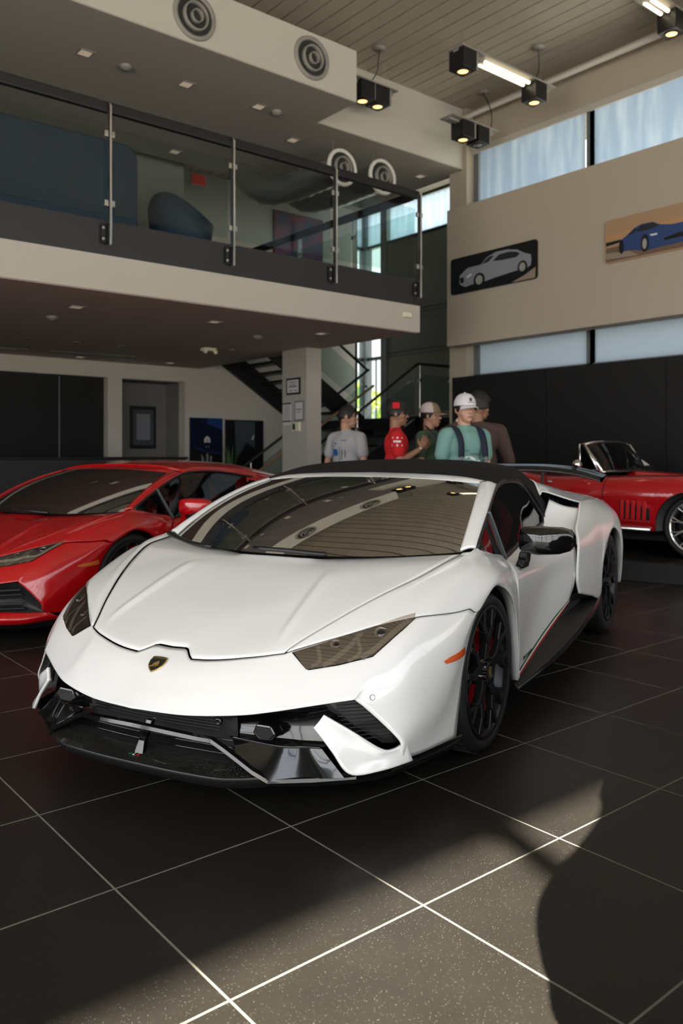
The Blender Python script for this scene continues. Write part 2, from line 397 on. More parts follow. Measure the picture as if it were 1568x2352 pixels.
# mezzanine slab, fascia, soffits
XE = 7.502
mb = MB().box((-10.037,6.925,2.878),(XE,YB,3.236)); mb.cm = 1
mb.cm = 0
struct(mb.build('floor_mezzanine', ['wall_white']), 'white front edge and underside of the mezzanine floor', 'mezzanine')
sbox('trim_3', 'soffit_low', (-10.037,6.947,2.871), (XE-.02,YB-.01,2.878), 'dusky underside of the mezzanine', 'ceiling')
sbox('trim_4', 'graphite', (-10.037,6.959,3.236), (XE-.09,7.026,3.594), 'dark band along the mezzanine edge below the railing', 'trim')
sbox('trim_5', 'dark_carpet', (-10.037,7.026,3.236), (XE-.09,YB,3.594), 'dark carpet floor on the mezzanine', 'floor')
sbox('trim_6', 'wall_white', (-10.037,6.925,5.694), (6.375,7.731,6.335), 'white ceiling box over the balcony holding two round vents', 'ceiling box')
sbox('trim_7', 'wall_white', (6.315,7.731,5.694), (9.373,7.899,6.686), 'white bulkhead running to the corner column', 'bulkhead')
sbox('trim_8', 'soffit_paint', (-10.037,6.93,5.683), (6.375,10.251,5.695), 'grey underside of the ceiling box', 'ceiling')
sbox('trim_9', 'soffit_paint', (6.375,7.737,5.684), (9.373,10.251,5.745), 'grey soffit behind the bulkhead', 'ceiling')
sbox('wall_mezzanine', 'office_wall', (-10.037,10.531,3.594), (5.89,10.643,6.686), 'dim grey partition on the mezzanine', 'wall')
sbox('column_1', 'wall_white', (7.211,9.087,0), (7.497,9.725,2.878), 'white square column under the mezzanine corner', 'column')
# platform under the convertible
o = struct(MB().prism([(8.98,7.0,0),(5.963,6.7,0),(7.615,.6,0),(8.98,.6,0)][::-1], (0,0,.196)).build('floor_platform', 'floor_tile'), 'low tiled display platform', 'platform')
o.location = (0,0,0)
struct(MB().prism([(5.945,6.7,.003),(7.597,.6,.003),(7.612,.6,.003),(5.960,6.7,.003)], (0,0,.182)).build('trim_10', 'graphite'), 'dark front riser of the display platform', 'trim')
# outdoors
struct(MB().poly([(-40,-60,-.05),(60,-60,-.05),(60,60,-.05),(-40,60,-.05)]).build('ground_outside', 'outdoor_ground', fix=False), 'pale pavement outside the windows', 'ground')
def tree(x, y, h, r, label):
    t = thing('tree', label, 'tree', (x, y, -.05), 0, 'trees outside the stair window')
    MB().tube([(0,0,0),(.05,0,h*.3),(0,.05,h*.6)], [.09,.07,.05], 8).build('trunk', 'tree_trunk', t)
    mb = MB(); rn = random.Random(int(x*10+y))
    for i in range(260):
        a = rn.uniform(0, 2*PI); ph = math.acos(rn.uniform(-1,1)); q = r*rn.uniform(.4,1)
        c = Vector((q*math.sin(ph)*math.cos(a), q*math.sin(ph)*math.sin(a), h*.72 + q*.9*math.cos(ph)))
        u = Vector((rn.uniform(-1,1),rn.uniform(-1,1),rn.uniform(-1,1))).normalized(); w = u.cross(Vector((.3,.5,.8))).normalized(); s = rn.uniform(.08,.18)
        mb.add([c-u*s,c+w*s*.6,c+u*s,c-w*s*.6], [(0,1,2,3)])
    mb.build('foliage', 'tree_leaf', t, fix=False)
tree(14.4, 16.0, 3.2, 1.1, 'yellow green tree outside, left of the corner window post')
tree(18.2, 16.2, 2.9, 1.0, 'yellow green tree outside, right of the corner window post')
tree(15.2, 20.8, 5.4, .8, 'tall thin tree outside, just showing in the upper corner pane')
SKX, SKZ, SKB = 2.2, 2.4, .75
# ================================================================== light
w = bpy.data.worlds.new('world'); SC.world = w; w.use_nodes = True
n, l = w.node_tree.nodes, w.node_tree.links
bg = n['Background']; tc = n.new('ShaderNodeTexCoord'); sp = n.new('ShaderNodeSeparateXYZ'); rp = n.new('ShaderNodeValToRGB')
l.new(tc.outputs['Generated'], sp.inputs[0]); l.new(sp.outputs['Z'], rp.inputs['Fac'])
e = rp.color_ramp.elements
e[0].position = 0.; e[0].color = (1.,.985,.955,1); e[1].position = .8; e[1].color = (.80,.88,1.0,1)
# brightness of the sky: strongest towards the open street on the left, softer over the building opposite
def mw(op, a, c):
    q = n.new('ShaderNodeMath'); q.operation = op
    for i, x in enumerate((a, c)):
        if isinstance(x, (int, float)): q.inputs[i].default_value = x
        else: l.new(x, q.inputs[i])
    return q.outputs[0]
fx = mw('MULTIPLY', mw('MAXIMUM', mw('MULTIPLY', sp.outputs['X'], -1.), 0.), SKX)
fz = mw('MULTIPLY', mw('MAXIMUM', sp.outputs['Z'], 0.), SKZ)
l.new(rp.outputs['Color'], bg.inputs['Color'])
l.new(mw('ADD', mw('ADD', fx, fz), SKB), bg.inputs['Strength'])
def portal(name, loc, rot, sx, sy):
    d = bpy.data.lights.new(name, 'AREA'); d.shape = 'RECTANGLE'; d.size = sx; d.size_y = sy; d.cycles.is_portal = True
    o = bpy.data.objects.new(name, d); COL.objects.link(o); o.location = loc; o.rotation_euler = rot
portal('portal_front', (2.2,-4.3,2.6), (R(90),0,0), 18.4, 5.2)
portal('portal_side', (9.9,1.6,5.4), (R(90),0,R(90)), 12.2, 1.25)
portal('portal_left', (-7.0,1.2,2.8), (R(90),0,R(-90)), 11.2, 5.6)
portal('portal_corner', (11.95,12.5,4.15), (R(90),0,R(90)), 1.3, 5.0)
sd = bpy.data.lights.new('sun', 'SUN'); so = bpy.data.objects.new('sun', sd); COL.objects.link(so)
sd.energy = SUN = 34.; sd.angle = R(.9); sd.color = (1., .93, .80)
el = R(45); az = Vector((.3162, .9487, 0)); dr = az*math.cos(el) - Vector((0,0,math.sin(el)))
so.rotation_euler = dr.to_track_quat('-Z', 'Y').to_euler(); so.location = (0,-8,9)
# ================================================================== sports cars (car space: x back from the front axle, y to the car's left, z up; many points back-projected from image pixels)
mat('paint_white', (.79,.785,.765), .28, spec=.5, coat=1., coat_r=.02)
mat('paint_red', (.44,.002,.005), .25, spec=.5, coat=1., coat_r=.02)
mat('gloss_black', (.004,.004,.0045), .10, spec=.55, coat=.6); mat('matt_black', (.008,.008,.009), .65)
mat('mesh_black', (.006,.006,.007), .5); mat('soft_top', (.0075,.007,.0068), .9, spec=.25); noise_bump(M['soft_top'], 900, .25)
mat('tyre', (.014,.0135,.013), .6, spec=.35); mat('rim_black', (.014,.014,.016), .32, .55); mat('rim_silver', (.6,.6,.6), .2, 1.)
mat('disc', (.20,.19,.19), .35, .9); mat('caliper_red', (.62,.012,.015), .3, coat=.6)
mat('cabin', (.012,.012,.013), .8); mat('cabin_red', (.42,.012,.02), .55)
mat('lamp_dark', (.016,.014,.011), .3); mat('lamp_strip', (.15,.14,.125), .35, .2); mat('amber', (.75,.10,.008), .25, coat=.8)
mat('amber_soft', (.55,.13,.02), .3, coat=.6); mat('gold', (.75,.50,.16), .25, .9); mat('decal_black', (.01,.01,.01), .4)
mat('seam', (.012,.012,.014), .7); mat('flag_green', (.005,.10,.02), .4); mat('flag_red', (.45,.015,.015), .4); mat('flag_white', (.7,.7,.68), .4)
mat('sticker_blue', (.04,.10,.32), .5)
thin_glass('car_glass', (.13,.135,.13), 1., ior=2.3, base=.58); thin_glass('side_glass', (.20,.225,.22), .9, ior=1.5); thin_glass('lamp_lens', (.80,.76,.70), .95, ior=1.9, base=.34)
carbon = mat('carbon', (.02,.02,.02), .22, coat=.8); noise_color(carbon, (.004,.004,.004), (.045,.042,.036), 260, 4, .45, .7)
class CB(MB):
    # builds in car space; y flips so the empty's frame stays right-handed
    def build(s, *a, **k):
        s.v = [(p[0], -p[1], p[2]) for p in s.v]; s.f = [tuple(reversed(f)) for f in s.f]
        return MB.build(s, *a, **k)
def cmat(o, x, y):
    # text frame given in car space (origin, x axis, y axis), converted to the empty's frame
    f = lambda p: (p[0], -p[1], p[2])
    return frame(f(o), f(x), f(y))
def bump(p, ridge, h, wd):
    # raise a narrow ridge along a car-space line (x0,y0)-(x1,y1)
    (x0, y0), (x1, y1) = ridge
    t = (p.x-x0)/(x1-x0)
    if t < -.1 or t > 1.1: return p
    y = y0 + (y1-y0)*t; tt = min(max(t, 0), 1); a = min(1., tt*5, (1-tt)*6)
    d = (abs(p.y)-y)/wd
    return Vector((p.x, p.y, p.z + h*a*math.exp(-d*d)))
# front skin: rows lip -> windscreen base / door, columns centre -> wheel arch
COLS = [
 [(-1.117,0,.346),(-1.05,0,.405),(-.945,0,.486),(-.715,0,.592),(-.5,0,.670),(-.34,0,.724),(-.25,0,.752),(-.195,0,.772)],
 [(-1.085,.2,.342),(-1.03,.2,.408),(-.93,.2,.494),(-.71,.2,.594),(-.5,.2,.673),(-.34,.19,.727),(-.24,.175,.753),(-.185,.165,.770)],
 [(-1.037,.375,.353),(-.975,.37,.432),(-.882,.36,.513),(-.70,.385,.597),(-.5,.37,.678),(-.33,.345,.736),(-.215,.32,.760),(-.125,.28,.768)],
 [(-.985,.49,.367),(-.92,.465,.447),(-.834,.456,.526),(-.666,.545,.608),(-.48,.640,.680),(-.289,.728,.737),(-.134,.777,.779),(.04,.790,.800)],
 [(-.849,.709,.400),(-.785,.70,.482),(-.70,.69,.555),(-.58,.70,.625),(-.40,.745,.695),(-.2,.795,.755),(-.03,.825,.793),(.10,.830,.818)],
 [(-.828,.734,.395),(-.74,.785,.472),(-.65,.805,.55),(-.53,.818,.618),(-.35,.845,.69),(-.12,.873,.757),(.10,.862,.778),(.30,.832,.772)],
 [(-.79,.80,.33),(-.70,.855,.42),(-.60,.872,.505),(-.46,.882,.592),(-.27,.902,.666),(-.03,.914,.735),(.24,.892,.735),(.53,.822,.727)],
 [(-.755,.86,.26),(-.62,.90,.36),(-.52,.915,.46),(-.40,.924,.56),(-.22,.932,.650),(.02,.938,.715),(.28,.928,.672),(.42,.912,.62)],
 [(-.70,.865,.19),(-.555,.91,.29),(-.455,.93,.40),(-.355,.938,.52),(-.20,.945,.622),(.03,.949,.693),(.29,.940,.585),(.455,.911,.32)],
 [(-.395,.925,.175),(-.362,.928,.315),(-.325,.932,.44),(-.245,.936,.560),(-.10,.940,.648),(.05,.944,.678),(.28,.944,.545),(.43,.922,.185)]]
FRONT = Surf([[c[i] for c in COLS] for i in range(8)])
RIDGE = ((-.815,.411),(-.29,.350))
VH = 3/9                                               # column of the bonnet's side edge
def useam(v):
    # bonnet front edge in surface space, with the raised notch over the badge
    y = FRONT.ev(2/7, v).y
    return 2/7 + .036*min(1., max(0., (.122-y)/.05))
def wseam(v):
    # wing / bumper joint: bonnet corner, along the headlight, to the wheel arch
    k = ((VH,2/7-.0023),(.44,.375),(.556,.452),(.78,.535),(1.,.575))
    for (a, p), (c, q) in zip(k[:-1], k[1:]):
        if v <= c+1e-6: return lerp(p, q, (v-a)/(c-a))
    return k[-1][1]
def dense(surf, nu, nv, u0, u1, v0, v1, ridge=None):
    g = surf.grid(nu, nv, u0, u1, v0, v1)
    if ridge: g = [[bump(p, ridge, .011, .016) for p in r] for r in g]
    return g
def sides(par, name, m, grids, thick=.004, **k):
    # the same panel for the left and right flank
    for s in (0, 1):
        cb = CB()
        for g in grids: cb.grid(mir(g) if s else g)
        cb.build(name, m, par, solid=thick, soff=-1 if s == 0 else 1, fix=False, **k)
DOOR = Surf([[(.54,.818,.722),(.90,.793,.758),(1.25,.762,.783),(1.595,.730,.804)],
             [(.475,.885,.675),(.84,.855,.70),(1.2,.835,.725),(1.605,.84,.755)],
             [(.43,.912,.62),(.80,.895,.63),(1.16,.895,.655),(1.605,.918,.69)],
             [(.43,.916,.46),(.76,.898,.50),(1.11,.898,.55),(1.57,.934,.56)],
             [(.462,.911,.32),(.75,.898,.38),(1.08,.905,.445),(1.52,.936,.475)],
             [(.465,.905,.178),(.75,.911,.246),(1.05,.918,.312),(1.40,.930,.392)]])
REAR = Surf([[(2.02,.855,.922),(1.845,.880,.838),(1.695,.900,.780),(1.622,.928,.69),(1.557,.934,.51),(1.60,.938,.412)],
 [(2.25,.85,.925),(2.1,.90,.852),(2.0,.927,.765),(1.95,.945,.65),(1.93,.945,.48),(1.95,.942,.345)],
 [(2.40,.85,.922),(2.33,.91,.852),(2.25,.94,.76),(2.22,.952,.62),(2.20,.95,.46),(2.228,.942,.30)],
 [(2.50,.848,.917),(2.45,.914,.85),(2.37,.946,.77),(2.31,.957,.67),(2.26,.957,.58),(2.262,.952,.50)],
 [(2.62,.845,.91),(2.57,.917,.845),(2.52,.949,.785),(2.48,.96,.735),(2.44,.962,.70),(2.41,.96,.667)],
 [(2.76,.84,.90),(2.72,.918,.838),(2.67,.95,.79),(2.64,.961,.755),(2.62,.964,.735),(2.60,.962,.72)],
 [(2.95,.83,.88),(2.93,.91,.81),(2.91,.945,.75),(2.88,.958,.70),(2.86,.963,.665),(2.84,.962,.635)],
 [(3.12,.80,.85),(3.10,.89,.76),(3.06,.93,.66),(3.02,.95,.57),(2.99,.957,.51),(2.968,.955,.45)],
 [(3.35,.72,.80),(3.33,.82,.70),(3.30,.86,.58),(3.25,.88,.46),(3.2,.90,.36),(3.05,.93,.28)]])
DECK = Surf([[(1.70,.690,.975),(1.76,.625,1.066),(1.95,.45,1.06),(2.05,0,1.055)],
 [(1.75,.708,.995),(1.99,.622,1.036),(2.1,.45,1.03),(2.2,0,1.02)],
 [(2.02,.853,.924),(2.30,.68,.985),(2.35,.45,.99),(2.4,0,.98)],
 [(2.40,.85,.922),(2.58,.72,.951),(2.6,.45,.95),(2.65,0,.94)],
 [(2.78,.84,.90),(2.85,.72,.915),(2.9,.45,.91),(2.9,0,.90)],
 [(3.35,.72,.80),(3.3,.6,.83),(3.32,.4,.84),(3.33,0,.84)]])
SCOOP = Surf([[(1.79,.725,.945),(1.87,.795,.905),(1.985,.872,.885)],[(1.70,.722,.87),(1.765,.785,.838),(1.862,.882,.825)],
              [(1.615,.727,.808),(1.65,.80,.772),(1.712,.900,.765)],[(1.60,.76,.785),(1.61,.84,.750),(1.645,.926,.692)]])
class Screen(Surf):
    # windscreen: simple double curvature, u base -> roof, v centre -> pillar
    def __init__(s): pass
    def ev(s, u, v):
        b = Vector((-.205+.28*v**2.2, .773*v, .782+.021*v**3)); t = Vector((.665+.07*v**5, .635*v, 1.103-.029*v**2.5))
        sag = .020+.012*v*v
        return b.lerp(t, u) + Vector((-.33, .42*v*v, .92))*4*sag*u*(1-u)
GLASS = Screen()
APO = ((.10,.829,.815),(.19,.812,.858),(.40,.777,.947),(.62,.735,1.022),(.79,.70,1.064))
APIL = Surf([[GLASS.ev(u, 1), GLASS.ev(u, 1).lerp(Vector(o), .5)+Vector((0,.004,.008)), Vector(o)] for u, o in zip((0,.17,.46,.75,1.), APO)])
HEADER = Surf([[GLASS.ev(1, v) for v in (0,.51,.84,1)],
               [(.735,0,1.118),(.73,.325,1.112),(.735,.53,1.101),(.765,.660,1.082)],
               [(.80,0,1.127),(.79,.32,1.121),(.785,.525,1.109),(.80,.668,1.084)]])
def wheel(par, name, x, y, side, r, wd, rim_r, rim='rim_black', red=True, style='y'):
    # side +1: outer face towards +y
    o = bpy.data.objects.new(name, None); COL.objects.link(o); o.parent = par; o.location = (x, -y, r)
    ax = Vector((0, 1, 0)); h = wd/2
    def W(): return CB()
    f = lambda q: q*side
    prof = [(rim_r-.01,-h+.015),(rim_r+.012,-h+.002),(r*.93,-h),(r-.012,-h+.018),(r,-h+.04),(r,h-.04),(r-.012,h-.018),(r*.93,h),(rim_r+.022,h-.003),(rim_r+.006,h-.012),(rim_r-.006,h-.02)]
    b = W().lathe([(a, f(c)) for a, c in prof], (0,0,0), ax, 72)
    t = b.build('tyre', 'tyre', o)
    b = W()
    for k in range(60):                                    # tread grooves
        a = 2*PI*k/60
        for s2 in (-1, 1):
            p = [Vector(((r+.0012)*math.sin(a+da), f(yy*s2), (r+.0012)*math.cos(a+da))) for da, yy in ((0,.028),(.035,h-.028))]
            b.bar(p[0], p[1], .004, .003, up=(math.sin(a),0,math.cos(a)))
    for yy in (-.05,-.016,.016,.05): b.lathe([(r+.0008,yy-.003),(r+.0008,yy+.003)], (0,0,0), ax, 72)
    b.build('tread_groove', 'panel_gap', t)
    b = W().lathe([(rim_r-.004,f(-h+.02)),(rim_r-.02,f(-h+.04)),(rim_r-.025,f(h-.05)),(rim_r-.012,f(h-.022)),(rim_r+.008,f(h-.010)),(rim_r+.008,f(h-.004)),(rim_r-.008,f(h-.004)),(rim_r-.018,f(h-.02)),(rim_r-.03,f(h-.05))], (0,0,0), ax, 72)
    b.build('rim', rim, o)
    d = W().lathe([(.07,f(h-.14)),(rim_r*.80,f(h-.14)),(rim_r*.80,f(h-.165)),(.07,f(h-.165))], (0,0,0), ax, 56); d.build('brake_disc', 'disc', o)
    if red:
        c = W(); g = []
        for i in range(15):
            a = lerp(R(-78), R(72), i/14) ; ww = .026 if 0 < i < 14 else .02
            g.append([Vector((math.cos(a)*q, f(h-.098+e), math.sin(a)*q)) for q, e in ((rim_r*.58,-ww),(rim_r*.90,-ww),(rim_r*.91,ww*1.6),(rim_r*.60,ww*1.6))])
        c.grid(g, closed=True, smooth=False).poly(g[0]).poly(g[-1]); c.build('brake_caliper', 'caliper_red', o, bevel=.006)
    s = W(); ns = 5
    for k in range(ns if style == 'y' else 10):
        a = 2*PI*k/(ns if style == 'y' else 10) + .28
        P = lambda q, da, e: Vector((math.cos(a+da)*q, f(h+e), math.sin(a+da)*q))
        if style == 'y':
            s.bar(P(.045,0,-.028), P(rim_r*.52,0,-.020), .050, .034, up=(0,1,0))
            for sg in (-1, 1):
                s.bar(P(rim_r*.46,sg*.04,-.020), P(rim_r*.70,sg*.26,-.016), .036, .030, up=(0,1,0))
                s.bar(P(rim_r*.68,sg*.25,-.016), P(rim_r*.985,sg*.20,-.014), .026, .026, up=(0,1,0))
                s.bar(P(rim_r*.70,sg*.26,-.020), P(rim_r*.985,sg*.44,-.020), .020, .022, up=(0,1,0))
        else:
            s.bar(P(.04,0,-.05), P(rim_r*.62,0,-.03), .024, .03, up=(0,1,0))
            for sg in (-1, 1): s.bar(P(rim_r*.60,0,-.03), P(rim_r*.985,sg*.10,-.014), .015, .022, up=(0,1,0))
    s.build('spoke', rim, o, bevel=.005)
    hb = W().lathe([(.062,f(h-.075)),(.062,f(h-.02)),(.05,f(h-.014)),(.05,f(h-.004)),(.044,f(h)),(.030,f(h+.004)),(.028,f(h+.001)),(0,f(h+.001))], (0,0,0), ax, 40)
    for k in range(16):
        a = 2*PI*k/16; p = Vector((math.cos(a)*.050, f(h-.012), math.sin(a)*.050)); q = p + Vector((0,f(.013),0)); hb.bar(p, q, .011, .012, up=(math.cos(a),0,math.sin(a)))
    hb.build('hub_nut', 'gloss_black' if style == 'y' else rim, o)
    if style == 'y': W().lathe([(.022,f(h+.0015)),(0,f(h+.0025))], (0,0,0), ax, 24).build('hub_badge', 'gold', o)
    return o
def snap(bv, p):
    q = bv.find_nearest(Vector(p)); return q[0], q[1]
def front_bvh():
    g = dense(FRONT, 60, 90, 0, 1, 0, 1, RIDGE); v = [p for r in g for p in r]; c = len(g[0])
    return BVHTree.FromPolygons(v, [(i*c+j, i*c+j+1, (i+1)*c+j+1, (i+1)*c+j) for i in range(len(g)-1) for j in range(c-1)])
BV = front_bvh()
def supercar(name, label, loc, th, paint, spyder=True):
    t = thing(name, label, 'car', (loc[0], loc[1], 0), th)
    gap = .0035
    # ---- bonnet, nose, wings
    hood = dense(FRONT, 44, 40, lambda v: useam(v)+gap, 1, 0, VH-.004, RIDGE)
    CB().grid(hood).grid(mir(hood)).build('bonnet', paint, t, solid=.004, merge=True)
    nose = dense(FRONT, 30, 40, 0, lambda v: useam(v)-gap, 0, VH)
    nose2 = dense(FRONT, 30, 60, 0, lambda v: wseam(v)-.0012, VH, 1)
    CB().grid(nose).grid(mir(nose)).grid(nose2).grid(mir(nose2)).build('front_bumper', paint, t, solid=.006, merge=True)
    wing = dense(FRONT, 50, 60, lambda v: wseam(v)+.0012, 1, VH+.003, 1)
    sides(t, 'front_wing', paint, [wing], .006)
    # arch lips and wheel wells
    for s in (1, -1):
        ef = [FRONT.ev(i/40, 1) for i in range(41)]; er = [REAR.ev(lerp(2/8, 1, i/40), 1) for i in range(41)]
        for e, c in ((ef, (0, .33)), (er, (2.6, .345))):
            cb = CB(); g = [[Vector((p.x, p.y*s, p.z)), Vector((p.x, (p.y-.035)*s, p.z)), Vector((lerp(p.x,c[0],-.05), (p.y-.03)*s, lerp(p.z,c[1],-.05)))] for p in e]
            cb.grid(g).build('arch_lip', paint, t)
            cb = CB(); g = [[Vector((lerp(p.x,c[0],-.06), (p.y-.02)*s, lerp(p.z,c[1],-.06))), Vector((lerp(p.x,c[0],-.10), .55*s, lerp(p.z,c[1],-.10)))] for p in e]
            cb.grid(g).build('wheel_liner', 'matt_black', t)
    # ---- doors, rear wings, deck, scoops
    sides(t, 'door', paint, [DOOR.grid(30, 26, 0, 1, .006, .994)], .006)
    sides(t, 'rear_wing', paint, [REAR.grid(56, 36)], .006)
    dk = DECK.grid(36, 30); cb = CB().grid(dk).grid(mir(dk)); cb.build('engine_deck', paint, t, solid=.006, merge=True)
    sides(t, 'intake_scoop', paint, [SCOOP.grid(18, 18)], .006)
    for s in (1, -1):
        q = [(1.725,.706,.993),(2.015,.852,.918),(1.955,.860,.884),(1.785,.724,.942)]
        q2 = [(a+.05, b-.10, c-.01) for a, b, c in q]
        cb = CB(); f = lambda p: (p[0], p[1]*s, p[2])
        for i in range(4): cb.add([f(q[i]), f(q[(i+1) % 4]), f(q2[(i+1) % 4]), f(q2[i])], [(0,1,2,3)])
        cb.add([f(p) for p in q2], [(0,1,2,3)])
        for i in range(9):
            a = Vector(q2[0]).lerp(Vector(q2[1]), i/8)+Vector((-.02,.04,0)); b = Vector(q2[3]).lerp(Vector(q2[2]), i/8)+Vector((-.02,.04,0)); cb.bar(f(a), f(b), .006, .006)
        cb.build('intake_grille', 'mesh_black', t)
    # ---- glasshouse
    gl = GLASS.grid(30, 26); CB().grid(gl).grid(mir(gl)).build('windscreen', 'car_glass', t, merge=True)
    sides(t, 'windscreen_pillar', paint, [APIL.grid(30, 8)], .012)
    hd = HEADER.grid(10, 30); CB().grid(hd).grid(mir(hd)).build('windscreen_header', paint, t, solid=.008, merge=True)
    cb = CB()                                                        # black border printed round the glass
    for s in (0, 1):
        for g in (GLASS.grid(30, 3, 0, 1, .975, 1), GLASS.grid(3, 30, 0, .035, 0, 1)): 
            g = [[p + Vector((-.0005,0,-.0035)) for p in r] for r in g]; cb.grid(mir(g) if s else g)
    cb.build('glass_border', 'satin_black', t)
    if spyder:
        top = Surf([[(.80,0,1.127),(.79,.32,1.121),(.785,.525,1.109),(.80,.668,1.084),(.785,.705,1.062)],
             [(1.05,0,1.172),(1.05,.32,1.166),(1.06,.52,1.152),(1.075,.632,1.130),(1.08,.692,1.082)],
             [(1.35,0,1.184),(1.36,.3,1.177),(1.37,.48,1.160),(1.39,.610,1.130),(1.40,.672,1.040)],
             [(1.65,0,1.167),(1.65,.3,1.159),(1.65,.47,1.138),(1.64,.610,1.088),(1.56,.682,.975)],
             [(1.92,0,1.11),(1.92,.3,1.10),(1.90,.46,1.078),(1.80,.640,.995),(1.66,.706,.875)],
             [(2.08,0,1.055),(2.08,.3,1.045),(2.04,.48,1.015),(1.86,.668,.935),(1.675,.728,.81)]])
        g = top.grid(36, 40); CB().grid(g).grid(mir(g)).build('soft_top', 'soft_top', t, solid=.012, soff=1, merge=True)
        for s in (1, -1): CB().tube([(p.x, p.y*s, p.z+.001) for p in [top.ev(i/30, .735) for i in range(2, 28)]], .0035, 6).build('roof_seam', 'matt_black', t)
    else:
        top = Surf([[(.80,0,1.127),(.79,.32,1.121),(.785,.525,1.109),(.80,.668,1.084),(.785,.705,1.062)],
             [(1.05,0,1.160),(1.05,.32,1.153),(1.06,.52,1.140),(1.075,.645,1.115),(1.08,.692,1.082)],
             [(1.40,0,1.165),(1.40,.32,1.157),(1.41,.50,1.141),(1.42,.625,1.105),(1.40,.674,1.062)],
             [(1.85,0,1.135),(1.85,.32,1.124),(1.86,.50,1.105),(1.86,.610,1.065),(1.80,.655,1.02)],
             [(2.35,0,1.065),(2.35,.30,1.055),(2.36,.45,1.035),(2.36,.545,1.005),(2.25,.62,.965)],
             [(3.0,0,.955),(3.0,.28,.95),(3.0,.40,.94),(3.0,.50,.925),(2.9,.58,.915)]])
        g = top.grid(36, 40); CB().grid(g).grid(mir(g)).build('roof', paint, t, solid=.012, soff=1, merge=True)
    # side glass, seals, divider, mirror
    SG = Surf([[(.12,.827,.815),(.30,.826,.765),(.53,.816,.728),(.90,.790,.765),(1.25,.758,.79),(1.60,.726,.813)],
               [(.14,.822,.836),(.40,.777,.942),(.78,.706,1.060),(1.08,.690,1.080),(1.38,.672,1.042),(1.64,.712,.86)]]) if spyder else \
         Surf([[(.12,.827,.815),(.30,.826,.765),(.53,.816,.728),(.90,.790,.765),(1.30,.758,.795),(1.80,.715,.83)],
               [(.14,.822,.836),(.40,.777,.942),(.78,.706,1.060),(1.08,.690,1.080),(1.42,.676,1.060),(1.90,.66,1.00)]])
    for s in (1, -1):
        f = lambda p: Vector((p[0], p[1]*s, p[2]))
        g = [[f(p) for p in r] for r in SG.grid(8, 40)]
        sg = CB().grid(g).build('side_window', 'side_glass', t)
        rim = [g[0][i] for i in range(40)] + [g[k][39] for k in range(1, 8)] + [g[7][i] for i in range(38, -1, -1)]
        CB().tube([p+Vector((0,.004*s,0)) for p in rim], .011, 6, closed=True).build('window_seal', 'satin_black', t)
        CB().bar(f((.40,.788,.955)), f((.545,.826,.722)), .012, .022, up=(0,s,0)).build('window_divider', 'frame_grey', t, bevel=.003)
        if not spyder:
            q = Surf([[(1.84,.713,.835),(2.2,.70,.855),(2.75,.66,.90)],[(1.93,.665,1.0),(2.25,.625,.962),(2.85,.59,.918)]])
            g = [[f(p) for p in r] for r in q.grid(6, 20)]
            CB().grid(g).build('quarter_window', 'gloss_black', t); CB().bar(f((1.80,.722,.83)), f((1.91,.668,1.01)), .04, .012, up=(0,s,0)).build('window_pillar', 'satin_black', t, bevel=.004)
        # door mirror
        mp = paint if not spyder else 'gloss_black'
        m = bpy.data.objects.new('door_mirror', None); COL.objects.link(m); m.parent = t; m.location = (.60, -1.01*s, .815)
        secs = [(-.115,.045,.052,.004),(-.10,.062,.062,.002),(-.03,.080,.068,0),(.06,.076,.063,.002),(.105,.058,.050,.004),(.122,.034,.026,.004)]
        g = []
        for yy, rx, rz, dz in secs:
            ring = []
            for k in range(24):
                a = 2*PI*k/24; ca, sa = math.cos(a), math.sin(a); e = .62
                px = (abs(ca)**e)*(1 if ca > 0 else -1)*rx; pz = (abs(sa)**e)*(1 if sa > 0 else -1)*rz
                px = min(px, .032); ring.append(Vector((px + yy*.22, yy*s, pz + dz - .08*yy*0)))
            g.append(ring)
        cb = CB().grid(g, closed=True); cb.poly(g[0]); cb.poly(g[-1]); h = cb.build('mirror_housing', mp, m)
        cb = CB(); g2 = [[Vector((.0335+yy*.22, yy*s, rz*q)) for q in (-.8,0,.8)] for yy, rz in ((-.085,.055),(0,.06),(.085,.05))]; cb.grid(g2).build('mirror_glass', 'chrome', m, fix=False)
        cb = CB(); a0, a1, a2 = Vector((-.03,-.105*s,-.045)), Vector((.0,-.125*s,-.085)), Vector((.015,-.145*s,-.125))
        g = []
        for c, wx, wz in ((Vector((-.03,-.055*s,.0)),.032,.03),(Vector((-.012,-.078*s,-.04)),.034,.026),(Vector((-.005,-.102*s,-.06)),.028,.022),(Vector((.005,-.112*s,-.10)),.032,.024),(Vector((.02,-.128*s,-.135)),.05,.022)):
            g.append([c+Vector((dx*wx, dy*wz*s, 0)) for dx, dy in ((-1,-1),(1,-1),(1,1),(-1,1))])
        cb.grid(g, closed=True, smooth=False).poly(g[0]).poly(g[-1]); cb.build('mirror_arm', 'gloss_black' if spyder else paint, m, bevel=.006)
    # ---- cabin
    cb = CB().box((-.1,-.72,.30),(2.0,.72,.45)).box((1.75,-.66,.40),(1.85,.66,.93)); cb.grid([[(-.15,y,.74) for y in (-.7,0,.7)],[(.25,y,.80) for y in (-.72,0,.72)],[(.50,y,.79) for y in (-.72,0,.72)],[(.56,y,.62) for y in (-.72,0,.72)]])
    for s in (1,-1): cb.box((.1,.76*s-.02,.3),(1.7,.76*s+.02,.70))
    cb.build('cabin_trim', 'cabin', t)
